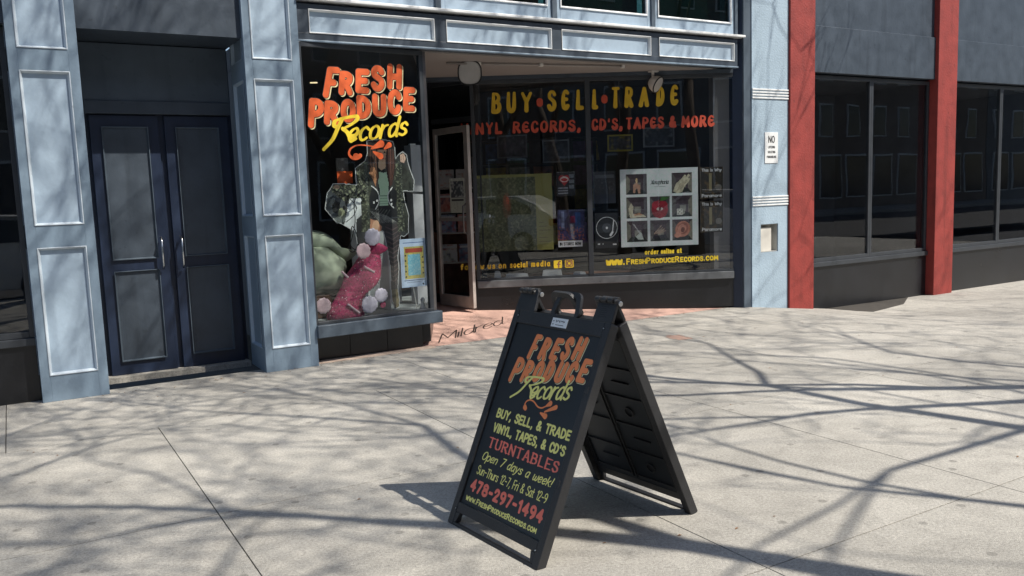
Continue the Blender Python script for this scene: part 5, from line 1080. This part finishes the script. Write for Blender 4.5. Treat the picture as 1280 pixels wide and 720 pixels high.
# ================================================================== street side (lights the glass with reflections)
def tree(name, label, base, seed, H=10.5, lean=0, group='bare street trees at the kerb', leafd=8):
    t = thing(name, label, 'tree', FAC, (*base, 0), group); r = random.Random(seed); tk = MB(); cr = MB()
    def grow(mb, p, d, L, r0, lev):
        n = 4 if lev < 3 else 3; pts = [p]; rad = [r0]; q = p.copy(); dd = d.copy(); kids = []
        for i in range(n):
            dd = (dd + Vector((r.uniform(-1, 1), r.uniform(-1, 1), r.uniform(-.6, .9))) * (.16 + .03 * lev)).normalized(); q = q + dd * L / n; pts.append(q.copy()); rad.append(r0 * (1 - .45 * (i + 1) / n)); kids.append((q.copy(), dd.copy(), rad[-1]))
        mb.tube(pts, rad, 7 if lev < 2 else (5 if lev < 4 else 3), cap=lev == 0)
        if lev >= leafd: return
        for k in range(r.choice((2, 3)) if lev < 5 else 2):
            s_, sd_, sr = kids[-1] if k < 2 else kids[r.randrange(1, n - 1)]
            a = r.uniform(0, 6.28); o = sd_.orthogonal().normalized(); o.rotate(Matrix.Rotation(a, 3, sd_)); nd = (sd_ + o * r.uniform(.5, 1.0) + Vector((0, .10, .10))).normalized()
            grow(cr, s_, nd, L * r.uniform(.66, .86), max(.008, sr * r.uniform(.66, .88)), lev + 1)
    grow(tk, Vector((base[0], base[1], 0)), Vector((0, 0, 1)), 3.9, .19, 0)
    tk.build('trunk', bark, t, FAC, smooth=True, nofix=True); cr.build('branches', bark, t, FAC, smooth=True, nofix=True)
TREES = [((5.9, -8.3), 21), ((8.4, -8.2), 3), ((3.4, -8.5), 11), ((-1.6, -8.6), 5), ((13.0, -8.4), 8), ((1.6, -8.8), 33), ((-.4, -9.9), 47)]
TL = ['bare street tree at the kerb opposite the pale blue stucco pier', 'bare street tree at the kerb opposite the red shopfront pier', 'bare street tree at the kerb opposite the rear shop window', 'bare street tree at the kerb opposite the navy double doors', 'bare street tree at the kerb, farthest right of the row', 'bare street tree at the kerb opposite the display window', 'bare street tree standing in the parking lane just behind the photographer']
for i, (b_, sdd) in enumerate(TREES): tree('street_tree', TL[i], b_, sdd)
def car(u0, v0, label):
    t = thing('parked_car', label, 'car', FAC, (u0, v0, -.14)); L = 4.6; CF = FAC @ Matrix.Translation((u0 - L / 2, v0 - .92, -.14))
    side = [(0, .35), (.05, .85), (.15, 1.0), (1.05, 1.08), (1.65, 1.52), (1.95, 1.60), (3.6, 1.60), (4.15, 1.35), (4.45, 1.05), (4.58, .75), (4.6, .35), (4.1, .28), (.5, .28)]
    mb = MB(); w_ = 1.84; rings = []
    for y, k in ((0, .0), (.06, .5), (.25, 1), (w_ - .25, 1), (w_ - .06, .5), (w_, 0)):
        rings.append([Vector((x + (.10 * (1 - k) if x < 2.3 else -.10 * (1 - k)), y + (.0 if z < 1.1 else (.22 if y < .9 else -.22) * (1 - k)), z - (.05 * (1 - k) if z > 1.1 else 0))) for x, z in side])
    mb.loft(rings).build('body', car_white, t, CF, smooth=False, bevel=.03)
    for y in (.10, w_ - .11): MB().prism([(1.25, 1.10), (1.72, 1.47), (2.6, 1.52), (2.6, 1.10)], y, y + .01, fr=XZ).build('side_window', dark_glass, t, CF); MB().prism([(2.68, 1.10), (2.68, 1.52), (3.5, 1.50), (3.95, 1.30), (4.0, 1.12)], y, y + .01, fr=XZ).build('side_window', dark_glass, t, CF)
    MB().add([(1.12, .3, 1.14), (1.12, w_ - .3, 1.14), (1.66, w_ - .38, 1.54), (1.66, .38, 1.54)], [(0, 1, 2, 3)]).build('windscreen', dark_glass, t, CF)
    for x in (.85, 3.75):
        for y in (-.01, w_ - .20):
            wh = MB().tube([(x, y, .34), (x, y + .21, .34)], .34, 28).build('wheel', rubber, t, CF, bevel=.02); MB().tube([(x, y - .005, .34), (x, y + .215, .34)], .21, 20).build('rim', chrome, wh, CF, bevel=.01)
    for y in (.1, w_ - .45): B(-.01, .12, y, y + .35, .72, .86).build('headlight', chrome, t, CF, bevel=.02); B(4.5, 4.6, y, y + .35, .80, .98).build('tail_light', lampred, t, CF, bevel=.02)
car(-2.9, -10.4, 'white parked car at the kerb behind the camera, mirrored in the shop glass'); car(3.4, -10.4, 'white car parked further along the kerb to the right')
def block(u0, u1, hgt, m, label, rows_=4):
    t = thing('street_block', label, 'building', FAC, ((u0 + u1) / 2, -26, 0)); B(u0, u1, -36, -26.2, 0, hgt).build('wall', m, t, FAC); B(u0 - .1, u1 + .1, -26.2, -25.9, hgt - .5, hgt + .2).build('cornice', slate_mid, t, FAC)
    n = int((u1 - u0) / 2.4)
    for r_ in range(rows_):
        for k in range(n):
            a = u0 + .6 + k * (u1 - u0 - .6) / n; z = .6 if r_ == 0 else 4.2 + (r_ - 1) * 3.2
            wdd = 1.9 if r_ == 0 else 1.1; f = B(a, a + wdd, -26.2, -26.12, z, z + (2.6 if r_ == 0 else 1.9)).build('window', white_trim, t, FAC); B(a + .08, a + wdd - .08, -26.12, -26.10, z + .08, z + (2.5 if r_ == 0 else 1.8)).build('pane', dark_glass, f, FAC)
block(-22, -8, 15, brickwall, 'tan three-storey building across the street on the left'); block(-7.9, 5, 14, brickwall2, 'grey building across the street facing the record shop'); block(5.1, 20, 16, brickwall, 'taller tan building across the street on the right'); block(20.1, 36, 14, brickwall2, 'long grey building far right across the street'); block(36.1, 56, 15, brickwall, 'tan building at the far right end of the block across the street'); block(56.1, 90, 17, brickwall2, 'grey office building far down the street on the right'); block(-60, -22.1, 14, brickwall2, 'grey building far down the street on the left')
print('tris', sum(len(o.data.polygons) for o in bpy.data.objects if o.type == 'MESH'))
